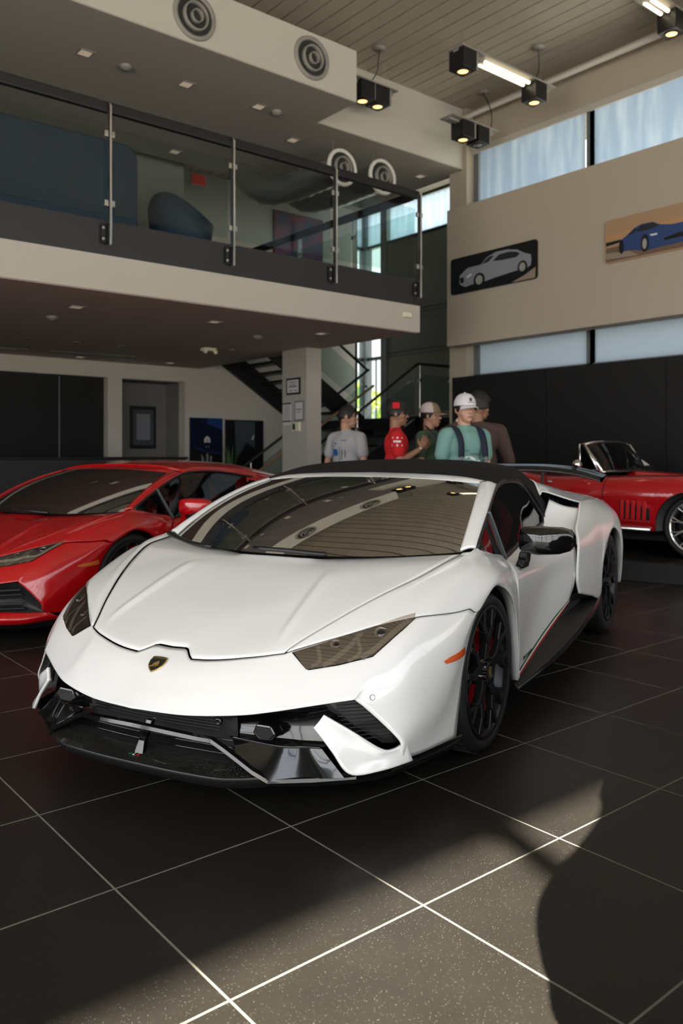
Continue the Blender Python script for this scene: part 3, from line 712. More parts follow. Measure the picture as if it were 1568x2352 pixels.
    for s in (1, -1):
        sb = CB(); g = []
        for z, x, wy, th_ in ((.42,1.22,.24,.16),(.60,1.30,.25,.12),(.80,1.42,.24,.10),(.92,1.48,.14,.09),(.99,1.50,.12,.07),(1.03,1.52,.07,.04)):
            g.append([Vector((x + dx*th_/2, .36*s + dy*wy, z)) for dx, dy in ((-1,-.8),(-.6,-1),(.8,-1),(1,0),(.8,1),(-.6,1),(-1,.8),(-.45,0))])
        sb.grid(g, closed=True).poly(g[-1]).box((.80,.36*s-.22,.40),(1.30,.36*s+.22,.52)); seat = sb.build('seat', 'cabin', t, bevel=.02)
        for e in (-1, 1): CB().tube([(1.22,.36*s+e*.232,.66),(1.30,.36*s+e*.236,.76),(1.36,.36*s+e*.228,.84),(1.40,.36*s+e*.175,.91),(1.42,.36*s+e*.118,.985)], [.02,.034,.036,.03,.012], 8).build('seat_trim', 'cabin_red', seat)
    CB().lathe([(.165,-.012),(.18,0),(.165,.012),(.15,0),(.165,-.012)], (.66,.36,.74), (-.88,0,.47), 28).bar((.66,.20,.74),(.66,.52,.74),.03,.02).build('steering_wheel', 'satin_black', t)
    CB().bar((.60,-.09,1.045),(.60,.09,1.045),.03,.055).tube([(.62,0,1.05),(.66,0,1.085)],.01,6).build('rear_view_mirror', 'satin_black', t, bevel=.01)
    # ---- wheels
    for s in (1, -1):
        wheel(t, 'front_wheel', 0, .803*s, s, .327, .245, .262); wheel(t, 'rear_wheel', 2.60, .785*s, s, .345, .305, .262)
    # ---- underbody and tail
    cb = CB().box((-.55,-.60,.13),(3.1,.60,.42)).box((.55,-.86,.125),(2.05,.86,.34)); cb.build('underbody', 'matt_black', t)
    cb = CB(); g = [[(3.34,y,z) for y in (-.74,-.4,0,.4,.74)] for z in (.80,.6,.4)] + [[(3.2,y,.22) for y in (-.8,-.4,0,.4,.8)]]; cb.grid(g); cb.build('tail_panel', 'gloss_black', t)
    for s in (1, -1): CB().box((3.335,.45*s-.2,.62),(3.36,.45*s+.2,.68)).build('tail_light', 'caliper_red', t)
    return t
def ribbon(pts, w, off, side=1, wdir=None):
    # thin strip lying on the front skin
    p = curve(pts, 6*len(pts)); g = []
    for i, q in enumerate(p):
        d = (p[min(i+1, len(p)-1)] - p[max(i-1, 0)]).normalized(); c, nn = snap(BV, q)
        if nn.dot(Vector((-.6,.3,.7))) < 0: nn = -nn
        u = d.cross(nn).normalized()
        row = []
        for k in (-1, 1):
            a, n2 = snap(BV, c + u*k*w/2); a = a + nn*off; row.append(Vector((a.x, a.y*side, a.z)))
        g.append(row)
    return g
HL_UP = [(-.8247,.4765,.5271),(-.7625,.5496,.551),(-.6891,.6303,.5787),(-.611,.711,.606),(-.4973,.8096,.6387)]
HL_LO = [(-.8422,.5277,.496),(-.849,.5538,.4801),(-.7936,.6465,.496),(-.7226,.7416,.5208),(-.6669,.7688,.5556),(-.5869,.7982,.596),(-.5204,.8142,.625)]
def poly_at(pts, t):
    p = [Vector(q) for q in pts]; L = [(b-a).length for a, b in zip(p[:-1], p[1:])]; x = t*sum(L)
    for a, b, q in zip(p[:-1], p[1:], L):
        if x <= q + 1e-9: return a.lerp(b, x/q)
        x -= q
    return p[-1]
def headlamp(t, s, red=False):
    h = bpy.data.objects.new('headlight', None); COL.objects.link(h); h.parent = t
    def layer(off, inset):
        g = []
        for k in range(9):
            row = []
            for i in range(41):
                tt = lerp(inset*.7, 1-inset*.7, i/40); a = poly_at(HL_UP, tt); b = poly_at(HL_LO, tt)
                q, nn = snap(BV, a.lerp(b, lerp(inset, 1-inset, k/8)))
                if nn.dot(Vector((-.6,.3,.7))) < 0: nn = -nn
                q = q + nn*off; row.append(Vector((q.x, q.y*s, q.z)))
            g.append(row)
        return g
    CB().grid(layer(.0022, 0)).build('lamp_rim', 'satin_black', h); CB().grid(layer(.0034, .04)).build('lamp_housing', 'lamp_dark', h)
    for pts, w in (([(-.77,.55,.546),(-.808,.58,.507),(-.836,.562,.489)],.013), ([(-.662,.670,.586),(-.727,.654,.547),(-.785,.624,.511),(-.818,.597,.4925)],.019),
                   ([(-.695,.672,.564),(-.732,.696,.53),(-.772,.671,.506)],.013), ([(-.54,.800,.621),(-.61,.775,.59),(-.683,.745,.55),(-.742,.708,.513)],.020)):
        CB().grid(ribbon(pts, w, .0052, s)).build('light_strip', 'lamp_strip', h)
    for c, r in (((-.7374,.6081,.5523), .017), ((-.6354,.7345,.5862), .021)):
        CB().lathe([(r*1.35,-.004),(r*1.3,.002),(r*1.05,.004),(r*.98,.001)], Vector((c[0],c[1]*s,c[2])), (-.55,.33*s,.77), 24).build('lamp_ring', 'rim_silver', h)
        CB().sph((c[0],c[1]*s,c[2]-.008), r, 16, 10).build('projector', 'gloss_black', h)
    CB().grid(layer(.0075, .015)).build('lens', 'lamp_lens', h)
def side_marker(t, s, m):
    up = [(-.5038,.9158,.4793),(-.4611,.9252,.4873),(-.3899,.9340,.4935),(-.340,.934,.503)]; lo = [(-.4919,.9200,.4676),(-.4275,.9308,.4657),(-.37,.932,.468),(-.331,.9335,.472)]
    g = []
    for i in range(15):
        row = []
        for k in range(4):
            q, nn = snap(BV, poly_at(up, i/14).lerp(poly_at(lo, i/14), k/3))
            if nn.y < 0: nn = -nn
            q = q + nn*.004; row.append(Vector((q.x, q.y*s, q.z)))
        g.append(row)
    CB().grid(g).build('side_marker', m, t)
def front_end(t, paint):
    # black lower nose of the white car
    B = lambda **k: CB()
    for s in (1, -1):
        f = lambda p: Vector((p[0], p[1]*s, p[2])); G = lambda g: [[f(p) for p in r] for r in g]
        fin = Surf([[(-.905,.613,.311),(-.90,.675,.24),(-.880,.733,.168),(-.806,.812,.168),(-.69,.870,.180)],
                    [(-.895,.627,.333),(-.862,.70,.268),(-.830,.755,.215),(-.772,.812,.203),(-.703,.868,.21)],
                    [(-.885,.640,.354),(-.850,.725,.305),(-.788,.80,.240),(-.752,.832,.232),(-.715,.862,.252)]])
        CB().grid(G(fin.grid(14, 30))).build('bumper_fin', paint, t, solid=.012, soff=-s, fix=False)
        q = [(-.92,.60,.392),(-.90,.645,.388),(-.849,.709,.40),(-.828,.734,.395),(-.79,.80,.33),(-.755,.86,.26),(-.75,.83,.232),(-.788,.80,.24),(-.85,.725,.305),(-.885,.640,.354)]
        vm = CB().add([f((a+.045, b-.012, c)) for a, b, c in q], [tuple(range(10))])
        vm.build('corner_vent', 'mesh_black', t)
        vb = CB()
        for i in range(11):
            z = .272 + i*.0115; y0 = .655 + max(0,(.345-z))*.95; y1 = min(.86, .745+(.40-z)*.95)
            if y1 > y0: vb.bar(f((-.845, y0+.012, z)), f((-.70 - (z-.26)*.55, y1-.014, z)), .004, .003)
        vb.build('vent_slat', 'matt_black', t)
        up = Surf([[(-1.045,.29,.338),(-.995,.42,.352),(-.935,.53,.367),(-.875,.625,.380)],[(-.95,.30,.30),(-.90,.42,.31),(-.86,.53,.32),(-.83,.65,.34)],
                   [(-.95,.31,.262),(-.90,.44,.25),(-.865,.54,.245),(-.84,.66,.25)]])
        CB().grid(G(up.grid(12, 16))).build('bumper_cheek', 'gloss_black', t, fix=False)
        shelf = [[(-.95,.31,.262),(-.90,.44,.25),(-.865,.54,.245),(-.84,.66,.25)],[(-.998,.35,.264),(-.945,.50,.242),(-.893,.565,.235),(-.88,.625,.237)]]
        CB().grid(G([[Vector(p) for p in r] for r in shelf]), smooth=False).build('bumper_cheek', 'gloss_black', t, fix=False)
        lo = Surf([[(-.998,.35,.262),(-.945,.50,.240),(-.893,.565,.233),(-.88,.628,.235)],[(-1.020,.375,.238),(-.978,.50,.195),(-.910,.588,.190),(-.882,.672,.195)],[(-1.042,.39,.214),(-1.012,.50,.150),(-.928,.61,.147),(-.884,.716,.155)]])
        CB().grid(G(lo.grid(8, 12))).build('bumper_cheek', 'gloss_black', t, fix=False)
        CB().tube([f(p) for p in curve([(-1.0,.34,.266),(-.945,.50,.243),(-.895,.565,.236),(-.88,.625,.238)], 14)], .004, 6).build('cheek_trim', 'gloss_black', t)
        cb = CB(); c = Vector((-.955,.455,.292)); pts = [(-.045,-.012),(-.02,-.030),(.03,-.026),(.055,0),(.035,.026),(-.03,.022)]
        cb.prism([f(c + Vector((-.02-.1*a, a, b))) for a, b in pts], (.05,0,0)); cb.build('radar_cover', 'gloss_black', t, bevel=.006)
        cb = CB().lathe([(.0,.006),(.007,.006),(.010,.008),(.013,.004),(.014,-.004)], f((-1.045,.325,.328)), (-.9,.2*s,-.1), 20); cb.build('parking_camera', 'gloss_black', t)
        CB().lathe([(.0098,0),(.0098,.0012),(.0086,.0014),(.0086,0)], f((-.7885,.7725,.4035)), (-.62,.72*s,.28), 24).build('parking_sensor', 'decal_black', t)
        # amber side lamp
        side_marker(t, s, 'amber')
        # lower skirt of the front corner
        sk = Surf([[(-.985,.50,.150),(-.90,.62,.160),(-.866,.735,.170),(-.793,.812,.170),(-.625,.874,.170),(-.372,.928,.172)],
                   [(-1.003,.498,.140),(-.921,.622,.143),(-.835,.738,.146),(-.725,.816,.148),(-.485,.892,.150),(-.33,.920,.155)],
                   [(-.948,.46,.100),(-.872,.592,.100),(-.776,.709,.100),(-.658,.785,.100),(-.45,.86,.105),(-.33,.89,.112)]])
        CB().grid(G(sk.grid(10, 34))).build('front_skirt', 'satin_black', t, fix=False)
        # side skirt and the dark intake above it
        ss = Surf([[(.40,.925,.160),(.75,.945,.172),(1.1,.957,.186),(1.45,.960,.208),(1.8,.958,.245),(2.08,.953,.285),(2.215,.945,.31)],
                   [(.39,.930,.148),(.75,.952,.157),(1.1,.962,.168),(1.45,.966,.188),(1.8,.964,.222),(2.08,.960,.258),(2.215,.950,.285)],
                   [(.36,.90,.120),(.75,.91,.124),(1.1,.918,.130),(1.45,.92,.137),(1.8,.92,.147),(2.08,.92,.157),(2.215,.915,.165)]])
        CB().grid(G(ss.grid(12, 40))).build('side_skirt', 'gloss_black', t, fix=False)
        rc = Surf([[(.45,.90,.185),(.75,.902,.246),(1.05,.905,.312),(1.40,.915,.392),(1.60,.925,.412),(1.95,.930,.345),(2.22,.932,.31)],
                   [(.45,.89,.17),(.75,.885,.205),(1.05,.87,.25),(1.40,.85,.30),(1.60,.84,.31),(1.95,.84,.30),(2.20,.86,.29)],
                   [(.40,.922,.158),(.75,.940,.170),(1.1,.952,.184),(1.45,.955,.206),(1.8,.953,.243),(2.08,.948,.283),(2.21,.940,.308)]])
        CB().grid(G(rc.grid(14, 40))).build('side_intake', 'mesh_black', t, fix=False)
        # Italian tricolour along the sill, script above it
        for (u0, u1), m in (((.952,.966),'flag_green'), ((.966,.981),'flag_white'), ((.981,.998),'flag_red')):
            g = DOOR.grid(3, 30, u0, u1, .01, .995); CB().grid([[Vector((p.x, (p.y+.0025)*s, p.z)) for p in r] for r in g]).build('sill_stripe', m, t)
    # blade across the nose
    half = [(-1.10,0,.283),(-1.083,.167,.274),(-1.064,.250,.265),(-1.047,.297,.259),(-1.045,.345,.238),(-1.043,.392,.215),(-1.038,.458,.180),(-1.006,.498,.146),(-.921,.622,.144),(-.835,.738,.146),(-.725,.817,.148),(-.485,.893,.150),(-.33,.921,.155)]
    full = [(x, -y, z) for x, y, z in half[:0:-1]] + half
    cb = CB(); g = []
    for x, y, z in full: g.append([Vector((x+.012,y,z+.010)), Vector((x-.004,y,z+.006)), Vector((x-.007,y,z-.006)), Vector((x+.010,y,z-.012))])
    cb.grid(g, smooth=False).build('nose_blade', 'gloss_black', t)
    cb = CB().grid([[(-.96,y,.36),(-.95,y,.20)] for y in (-.34,-.1,.1,.34)]); cb.build('nose_grille', 'mesh_black', t)
    for i in range(7):
        z = .275 + i*.0105; a = CB()
        a.tube([(-1.0+.2*y*y, y, z) for y in (-.29,-.2,-.1,0,.1,.2,.29)], .0025, 5); a.build('grille_slat', 'satin_black', t)
    for i in range(3):
        for s in (1, -1): CB().tube([(-1.02+.18*y*y, y*s, .205+i*.024) for y in (.04,.15,.25,.36)], .003, 5).build('grille_slat', 'gloss_black', t)
    # carbon splitter
    lip = [(-1.115,0),(-1.113,.155),(-1.098,.33),(-1.072,.405),(-1.028,.470),(-.985,.51)]; inn = [(-1.035,0),(-1.03,.155),(-1.02,.33),(-.99,.405),(-.96,.46),(-.945,.49)]
    L = curve([(x,y,.160) for x, y in lip], 24); I = curve([(x,y,.188) for x, y in inn], 24); Q = curve([(x+.036,y*.98,.113) for x, y in lip], 24)
    both = lambda A: [Vector((p.x,-p.y,p.z)) for p in A[:0:-1]] + A
    cb = CB().grid([both(I), both(L)]); cb.build('splitter', 'carbon', t)
    cb = CB().grid([both(L), [p+Vector((-.003,0,-.008)) for p in both(L)], both(Q)]); cb.build('splitter_lip', 'satin_black', t)
    cb = CB().grid([both(I), [p+Vector((.09,0,.01)) for p in both(I)]]); cb.build('splitter_tray', 'matt_black', t)
    cb = CB(); g = []
    for x, w, z in ((-1.075,.020,.175),(-1.06,.014,.215),(-1.03,.012,.255),(-1.02,.014,.275)): g.append([(x,-w,z),(x+.03,-w*.6,z),(x+.03,w*.6,z),(x,w,z)])
    cb.grid(g, closed=True, smooth=False); cb.build('splitter_strut', 'gloss_black', t, bevel=.003)
    for txt, m, dy in (('A','flag_green',-.016),('L','flag_white',0.),('A','flag_red',.016)):
        font_mesh(txt, .020, 'splitter_badge', m, t, cmat((-1.085,dy-.01,.1745), (0,1,0), (.94,0,.34)), .0006, shear=.5)
    # badge on the nose
    up = Vector((.813,0,.583)); O = Vector((-.977,0,.4665)); N = Vector((-.583,0,.813))
    P = lambda a, b, e: O + Vector((0,1,0))*a + up*b + N*e
    sh = [(-.032,.029),(-.016,.031),(0,.0315),(.016,.031),(.032,.029),(.0365,.010),(.032,-.010),(.020,-.026),(0,-.041),(-.020,-.026),(-.032,-.010),(-.0365,.010)]
    e = bpy.data.objects.new('nose_badge', None); COL.objects.link(e); e.parent = t
    CB().prism([P(a,b,0) for a, b in sh], N*.004).build('badge_rim', 'gold', e, bevel=.0012); CB().prism([P(a*.88,b*.88,.003) for a, b in sh], N*.0018).build('badge_field', 'decal_black', e)
    bull = [(-.022,-.012),(-.012,-.006),(-.010,.002),(-.004,.008),(.003,.011),(.006,.016),(.010,.014),(.012,.009),(.015,.004),(.013,-.002),(.016,-.008),(.012,-.007),(.009,-.003),(.006,-.012),(.002,-.011),(.003,-.004),(-.003,-.006),(-.008,-.014),(-.012,-.011),(-.018,-.016)]
    CB().prism([P(a,b-.006,.0046) for a, b in bull], N*.0016).build('badge_bull', 'gold', e)
    font_mesh('LAMBORGHINI', .0078, 'badge_lettering', 'gold', e, cmat(P(0,.0225,.0052), (0,1,0), up), .0003)
    # script, wipers, sticker, dash papers
    font_mesh('Performante', .030, 'door_script', 'decal_black', t, cmat((.625,.909,.262), (.995,0,.09), (-.09,0,.995)), .0004, shear=.45)
    for pts in ([(.045,-.80,.812),(-.05,-.64,.797),(-.125,-.50,.788),(-.150,-.38,.783)], [(-.205,-.10,.797),(-.206,.06,.795),(-.19,.16,.789),(-.165,.25,.783)]):
        w = CB().tube([(x-.01,y,z+.006) for x, y, z in curve(pts, 12)], .011, 6); o = w.build('wiper', 'satin_black', t)
    tl, tr, br, bl = [Vector(q)+Vector((-.001,0,.003)) for q in ((.0976,.5938,.852),(.1324,.6643,.8552),(.0905,.6785,.8301),(.0572,.6105,.826))]
    e = CB().add([tl, tr, br, bl], [(0,1,2,3)]).build('inspection_sticker', 'sticker_blue', t)
    X = (tr-tl).normalized(); Y = (tl-bl).normalized(); N2 = Vector((-.5,.1,.85))*.0012
    CB().add([tl.lerp(tr,.06).lerp(bl.lerp(br,.06),.25)+N2, tl.lerp(tr,.36).lerp(bl.lerp(br,.36),.25)+N2, tl.lerp(tr,.36).lerp(bl.lerp(br,.36),.92)+N2, tl.lerp(tr,.06).lerp(bl.lerp(br,.06),.92)+N2], [(0,1,2,3)]).build('sticker_box', 'paper', e)
    font_mesh('2', .026, 'sticker_number', 'decal_black', e, cmat(tl.lerp(tr,.21).lerp(bl.lerp(br,.21),.58)+N2*2, X, Y), .0002)
    font_mesh('27', .022, 'sticker_year', 'decal_black', e, cmat(tl.lerp(tr,.72).lerp(bl.lerp(br,.72),.34)+N2*2, X, Y), .0002)
    CB().add([(.02,-.50,.795),(.10,-.20,.80),(.20,-.22,.812),(.13,-.50,.808)], [(0,1,2,3)]).build('dash_paper', 'paper', t)
    # rear wing
    wg = Surf([[(3.0,0,1.127),(3.0,.36,1.125),(3.0,.62,1.098),(3.0,.80,1.048)],[(2.99,0,1.094),(2.99,.36,1.092),(2.99,.62,1.066),(2.99,.80,1.020)],
               [(3.1,0,1.092),(3.1,.36,1.090),(3.1,.62,1.064),(3.1,.80,1.020)],[(3.26,0,1.150),(3.26,.36,1.148),(3.26,.62,1.120),(3.26,.80,1.070)],[(3.1,0,1.132),(3.1,.36,1.130),(3.1,.62,1.102),(3.1,.80,1.052)],[(3.0,0,1.127),(3.0,.36,1.125),(3.0,.62,1.098),(3.0,.80,1.048)]])
    g = wg.grid(26, 24); CB().grid(g).grid(mir(g)).build('rear_spoiler', 'gloss_black', t, merge=True)
    for s in (1, -1): CB().prism([(3.0,.355*s,1.115),(3.02,.355*s,.93),(3.14,.355*s,.93),(3.12,.355*s,1.12)], (0,.022*s,0)).build('spoiler_strut', 'gloss_black', t, bevel=.004)
CAR_LOC = (1.9071, 2.1139); CAR_TH = .389562
white_car = supercar('sports_car', 'white open-top sports car with black fabric roof, nearest the camera', CAR_LOC, CAR_TH, 'paint_white')
for s in (1, -1): headlamp(white_car, s)
front_end(white_car, 'paint_white')
red_car = supercar('sports_car', 'red hardtop sports car parked under the mezzanine edge', (1.908, 5.433), .3595, 'paint_red', False)
for s in (1, -1): headlamp(red_car, s)
def evo_front(t, paint):
    for s in (1, -1):
        f = lambda p: Vector((p[0], p[1]*s, p[2])); G = lambda g: [[f(p) for p in r] for r in g]
        q = Surf([[(-1.09,.02,.33),(-1.05,.30,.335),(-.95,.53,.37),(-.83,.72,.39),(-.775,.80,.325),(-.735,.858,.25)],
                  [(-1.02,.02,.26),(-.98,.30,.26),(-.88,.53,.27),(-.80,.68,.27),(-.76,.77,.24),(-.725,.84,.21)],
                  [(-1.08,.02,.19),(-1.04,.30,.19),(-.93,.55,.19),(-.84,.70,.19),(-.78,.79,.19),(-.72,.85,.19)]])
        CB().grid(G(q.grid(14, 30))).build('bumper_intake', 'mesh_black', t, fix=False)
        for i in range(5):
            z = .225 + i*.03; y0 = .58+i*.008; x0 = -.93; cb = CB().bar(f((x0, y0, z)), f((-.80+i*-.004, .765-(i*.006), z+.004)), .03, .008); cb.build('intake_slat', 'gloss_black', t)
        lp = Surf([[(-1.085,0,.205),(-1.045,.30,.205),(-.95,.55,.205),(-.86,.71,.205),(-.79,.80,.20),(-.70,.868,.195)],
                   [(-1.13,0,.165),(-1.09,.30,.165),(-.985,.57,.165),(-.89,.735,.165),(-.80,.825,.165),(-.66,.885,.17)],
                   [(-1.10,0,.125),(-1.06,.30,.125),(-.96,.56,.125),(-.87,.72,.125),(-.78,.81,.13),(-.60,.885,.14)]])
        CB().grid(G(lp.grid(12, 34))).build('bumper_lip', paint, t, solid=.008, soff=-s, fix=False)
        bt = Surf([[(-1.10,0,.125),(-1.06,.30,.125),(-.96,.56,.125),(-.87,.72,.125),(-.78,.81,.13),(-.60,.885,.14),(-.37,.928,.172)],[(-1.04,0,.09),(-1.0,.30,.09),(-.90,.55,.09),(-.82,.70,.09),(-.73,.80,.095),(-.56,.87,.10),(-.35,.905,.12)]])
        CB().grid(G(bt.grid(6, 34))).build('front_skirt', 'satin_black', t, fix=False)
        side_marker(t, s, 'amber_soft')
        sk = Surf([[(.45,.90,.20),(1.05,.905,.31),(1.40,.915,.395),(2.22,.932,.32)],[(.40,.935,.16),(1.1,.955,.175),(1.6,.958,.20),(2.215,.945,.24)],[(.36,.90,.12),(1.1,.918,.125),(1.6,.92,.135),(2.215,.915,.15)]])
        CB().grid(G(sk.grid(12, 30))).build('side_skirt', 'gloss_black', t, fix=False)
    CB().add([(.0,-.55,.80),(.08,-.10,.805),(.19,-.12,.82),(.12,-.56,.815)], [(0,1,2,3)]).build('dash_paper', 'paper', t)
    CB().add([(.085,.60,.852),(.118,.665,.855),(.082,.675,.832),(.05,.612,.829)], [(0,1,2,3)]).build('inspection_sticker', 'sticker_blue', t)
    for pts in ([(.045,-.80,.812),(-.05,-.64,.797),(-.125,-.50,.788),(-.150,-.38,.783)], [(-.205,-.10,.797),(-.206,.06,.795),(-.19,.16,.789),(-.165,.25,.783)]):
        CB().tube([(x-.01,y,z+.006) for x, y, z in curve(pts, 12)], .011, 6).build('wiper', 'satin_black', t)
evo_front(red_car, 'paint_red')
# ================================================================== balcony railings
def rail_post(par, x, y, z0, z1, fx, fy):
    # flat post fixed to the slab edge; (fx, fy) points to the outside
    p = MB().box((-.006,-.03,0),(.006,.03,z1-z0)).build('post', 'steel', par, loc=(x, y, z0)); p.rotation_euler.z = math.atan2(fy, fx) + R(90)
    MB().cyl((0,-.036,0),(0,-.036,z1-z0),.013,10).tube([(0,-.036,z1-z0-.01),(0,-.02,z1-z0+.02),(0,.03,z1-z0+.03)],.011,8).build('post_rod', 'chrome', p)
    MB().box((-.075,.02,.02),(.02,.04,.22)).box((-.02,-.02,.02),(.02,.03,.22)).build('post_bracket', 'satin_black', p, bevel=.004)
    for bx, bz in ((-.06,.06),(-.06,.17),(.0,.06),(.0,.17)): MB().cyl((bx,.025,bz),(bx,.005,bz),.014,10).build('bolt', 'steel', p)
    for z in (.42, 1.12):
        for s in (-1, 1): MB().box((.02*s-.035 if s < 0 else .015,-.016,z-.03),(-.015 if s < 0 else .055,.016,z+.03)).build('glass_clamp', 'steel', p, bevel=.004)
t = thing('balcony_railing', 'long glass balcony railing with a black handrail on the mezzanine front edge', 'railing', (0,0,0))
MB().bar((-6.4,6.97,4.745),(7.50,6.97,4.745),.07,.11).build('handrail', 'rail_black', t, bevel=.015)
px = [-5.68,-4.22,-2.76,-1.30,.16,1.62,3.078,4.527,6.003,7.465]
for i, x in enumerate(px):
    rail_post(t, x, 6.90, 3.335, 4.735, 0, -1)
    if i < len(px)-1: MB().box((x+.055,6.918,3.645),(px[i+1]-.055,6.930,4.535)).build('glass_panel', 'rail_glass', t)
t = thing('balcony_railing', 'short glass railing running back along the side of the mezzanine by the stairs', 'railing', (0,0,0))
MB().bar((7.47,7.03,4.745),(7.47,11.1,4.745),.07,.11).build('handrail', 'rail_black', t, bevel=.015)
py = [8.33,9.70,11.05]
for i, y in enumerate(py):
    rail_post(t, 7.53, y, 3.335, 4.735, 1, 0)
    MB().box((7.505,(7.05 if i == 0 else py[i-1]+.055),3.645),(7.517,y-.055,4.535)).build('glass_panel', 'rail_glass', t)
# ================================================================== stairs
t = STAIR = thing('staircase', 'dark steel staircase with glass railings turning at a landing under the corner window', 'staircase', (10.2,10.5,0))
def L_(p): return (p[0]-10.2, p[1]-10.5, p[2])
mat('tread_grey', (.30,.30,.26), .6)
MB().box(L_((10.22,9.76,1.74)), L_((11.66,12.86,1.93))).build('landing', 'black_metal', t, bevel=.004)
for y in (9.76, 11.02): MB().prism([L_(p) for p in ((10.3,y,1.93),(10.3,y,1.60),(7.65,y,0),(7.20,y,0),(7.20,y,.14))], (0,.05,0)).build('stringer', 'black_metal', t)
for y in (11.2, 12.80): MB().prism([L_(p) for p in ((10.3,y,1.93),(10.3,y,1.50),(7.50,y,3.27),(7.50,y,3.66),(7.62,y,3.66))], (0,.06,0)).build('stringer', 'black_metal', t)
for k in range(10):
    f = (k+1)/11; x = lerp(7.35,10.25,f); z = 1.93*f
    MB().box(L_((x-.15,9.81,z-.04)), L_((x+.13,11.02,z))).build('tread', 'black_metal', t)
    x = lerp(10.2,7.6,f); z = lerp(1.93,3.6,f); q = MB().box(L_((x-.15,11.26,z-.045)), L_((x+.13,12.80,z))).build('tread', 'black_metal', t)
    MB().box(L_((x-.09,11.55,z-.052)), L_((x+.09,12.45,z-.045))).build('tread_grating', 'tread_grey', q)
def stair_rail(label, pts, posts, z_glass, wood=None):
    r = bpy.data.objects.new('stair_railing', None); COL.objects.link(r); r.parent = STAIR; o = Vector(pts[0]); r.location = o - Vector((10.2,10.5,0)); r['label'] = label; P = [Vector(p)-o for p in pts]
    MB().tube(P, .026, 8).build('handrail', 'rail_black', r)
    for p, h in posts: MB().cyl(Vector(p)-o, Vector(p)-o-Vector((0,0,h)), .014, 8).build('post', 'steel', r); MB().box(Vector(p)-o+Vector((-.03,-.03,-.30)), Vector(p)-o+Vector((.03,.03,-.25))).build('glass_clamp', 'steel', r)
    for a, b in zip(P[:-1], P[1:]):
        a2, b2 = a.lerp(b,.03), a.lerp(b,.97)
        MB().prism([a2-Vector((0,.005,.20)), b2-Vector((0,.005,.20)), b2-Vector((0,.005,z_glass)), a2-Vector((0,.005,z_glass))], (0,.01,0)).build('glass_panel', 'rail_glass', r)
    if wood: MB().bar(Vector(wood[0])-o, Vector(wood[1])-o, .04, .045).build('wood_rail', 'wood_rail', r, bevel=.008)
    return r
stair_rail('front glass railing of the lower stair flight, ending level at the landing', [(7.62,9.74,1.17),(10.21,9.70,2.885),(11.16,9.63,2.885)], [((11.0,9.63,2.88),.95),((10.2,9.63,2.85),.93),((8.78,9.72,1.94),.90),((7.66,9.74,1.18),.98)], .82)
stair_rail('inner railing of the lower stair flight with a pale wooden lower rail', [(7.37,11.08,1.03),(10.24,11.08,2.89)], [((10.15,11.08,2.83),.90),((8.9,11.08,2.02),.88),((7.5,11.08,1.10),.95)], .80, ((7.6,11.06,.90),(10.35,11.06,2.585)))
stair_rail('railing of the upper stair flight sloping down from the mezzanine', [(7.62,11.17,4.55),(10.28,11.17,2.89)], [((10.2,11.17,2.93),.9),((8.95,11.17,3.72),.9),((7.7,11.17,4.5),.92)], .80)
# ================================================================== lamps
def pendant(label, x0, x1, y, z, blocks, tube, canopy):
    t = thing('pendant_light', label, 'pendant lamp', (x0, y, z), 0, 'hanging spotlight bars')
    W_ = x1-x0
    MB().box((0,-.13,.0),(W_,.13,.018)).build('plate', 'vent_grey', t, bevel=.004)
    MB().box((.02,-.04,-.03),(W_-.02,.04,0)).build('gear_tray', 'vent_grey', t)
    for a, lit in blocks:
        q = MB().box((a-.12,-.12,-.235),(a+.12,.12,0)).build('spot_housing', 'satin_black', t, bevel=.006)
        MB().lathe([(.085,-.001),(.085,-.012),(.07,-.012),(.062,.0)], (a,0,-.235), (0,0,1), 24).build('spot_ring', 'black_metal', q)
        MB().lathe([(0,-.018),(.035,-.014),(.066,-.004)], (a,0,-.235), (0,0,1), 24).build('bulb', 'lamp_warm' if lit else 'lamp_off', q)
        MB().box((a+.125,-.10,-.21),(a+.165,.10,0)).build('heat_sink', 'vent_grey', t)
    if tube:
        for dy in (-.045,.045): MB().cyl((tube[0],dy,-.035),(tube[1],dy,-.035),.022,12).build('tube', 'tube_warm', t)
    cx = canopy[0]-x0; cy = canopy[1]-y; h = 6.63-z
    MB().lathe([(0,0),(.085,0),(.085,.02),(.07,.03),(0,.03)], (cx,cy,h-.03), (0,0,1), 24).build('canopy', 'vent_grey', t)
    MB().tube(curve([(cx,cy,h-.02),(cx+.05,cy*.6,h*.72),(cx+.07,cy*.3,h*.4),(cx-.02,0,.01)], 14), .008, 6).build('cord', 'satin_black', t)
    for a in (.15, W_-.15): MB().cyl((a,0,.015),(a,0,h-.01),.0018,5).build('wire', 'steel', t)
pendant('long pendant bar with two spots and a glowing tube below the slatted ceiling', 7.0, 8.85, 5.83, 6.15, ((.15,True),(1.55,True)), (.50,1.38), (8.54,5.75))
pendant('pendant pair of spots close to the corner column, one of them dark', 8.05, 9.02, 6.95, 5.95, ((.34,True),(.66,False)), None, (9.0,7.1))
pendant('pendant pair of spots showing past the end of the white ceiling box', 6.45, 7.34, 7.3, 6.18, ((.35,True),(.62,True)), None, (6.93,7.1))
pendant('pendant bar cut off by the upper right corner of the view', 8.2, 9.1, 4.1, 6.50, ((.72,True),), (.2,.56), (8.65,4.1))
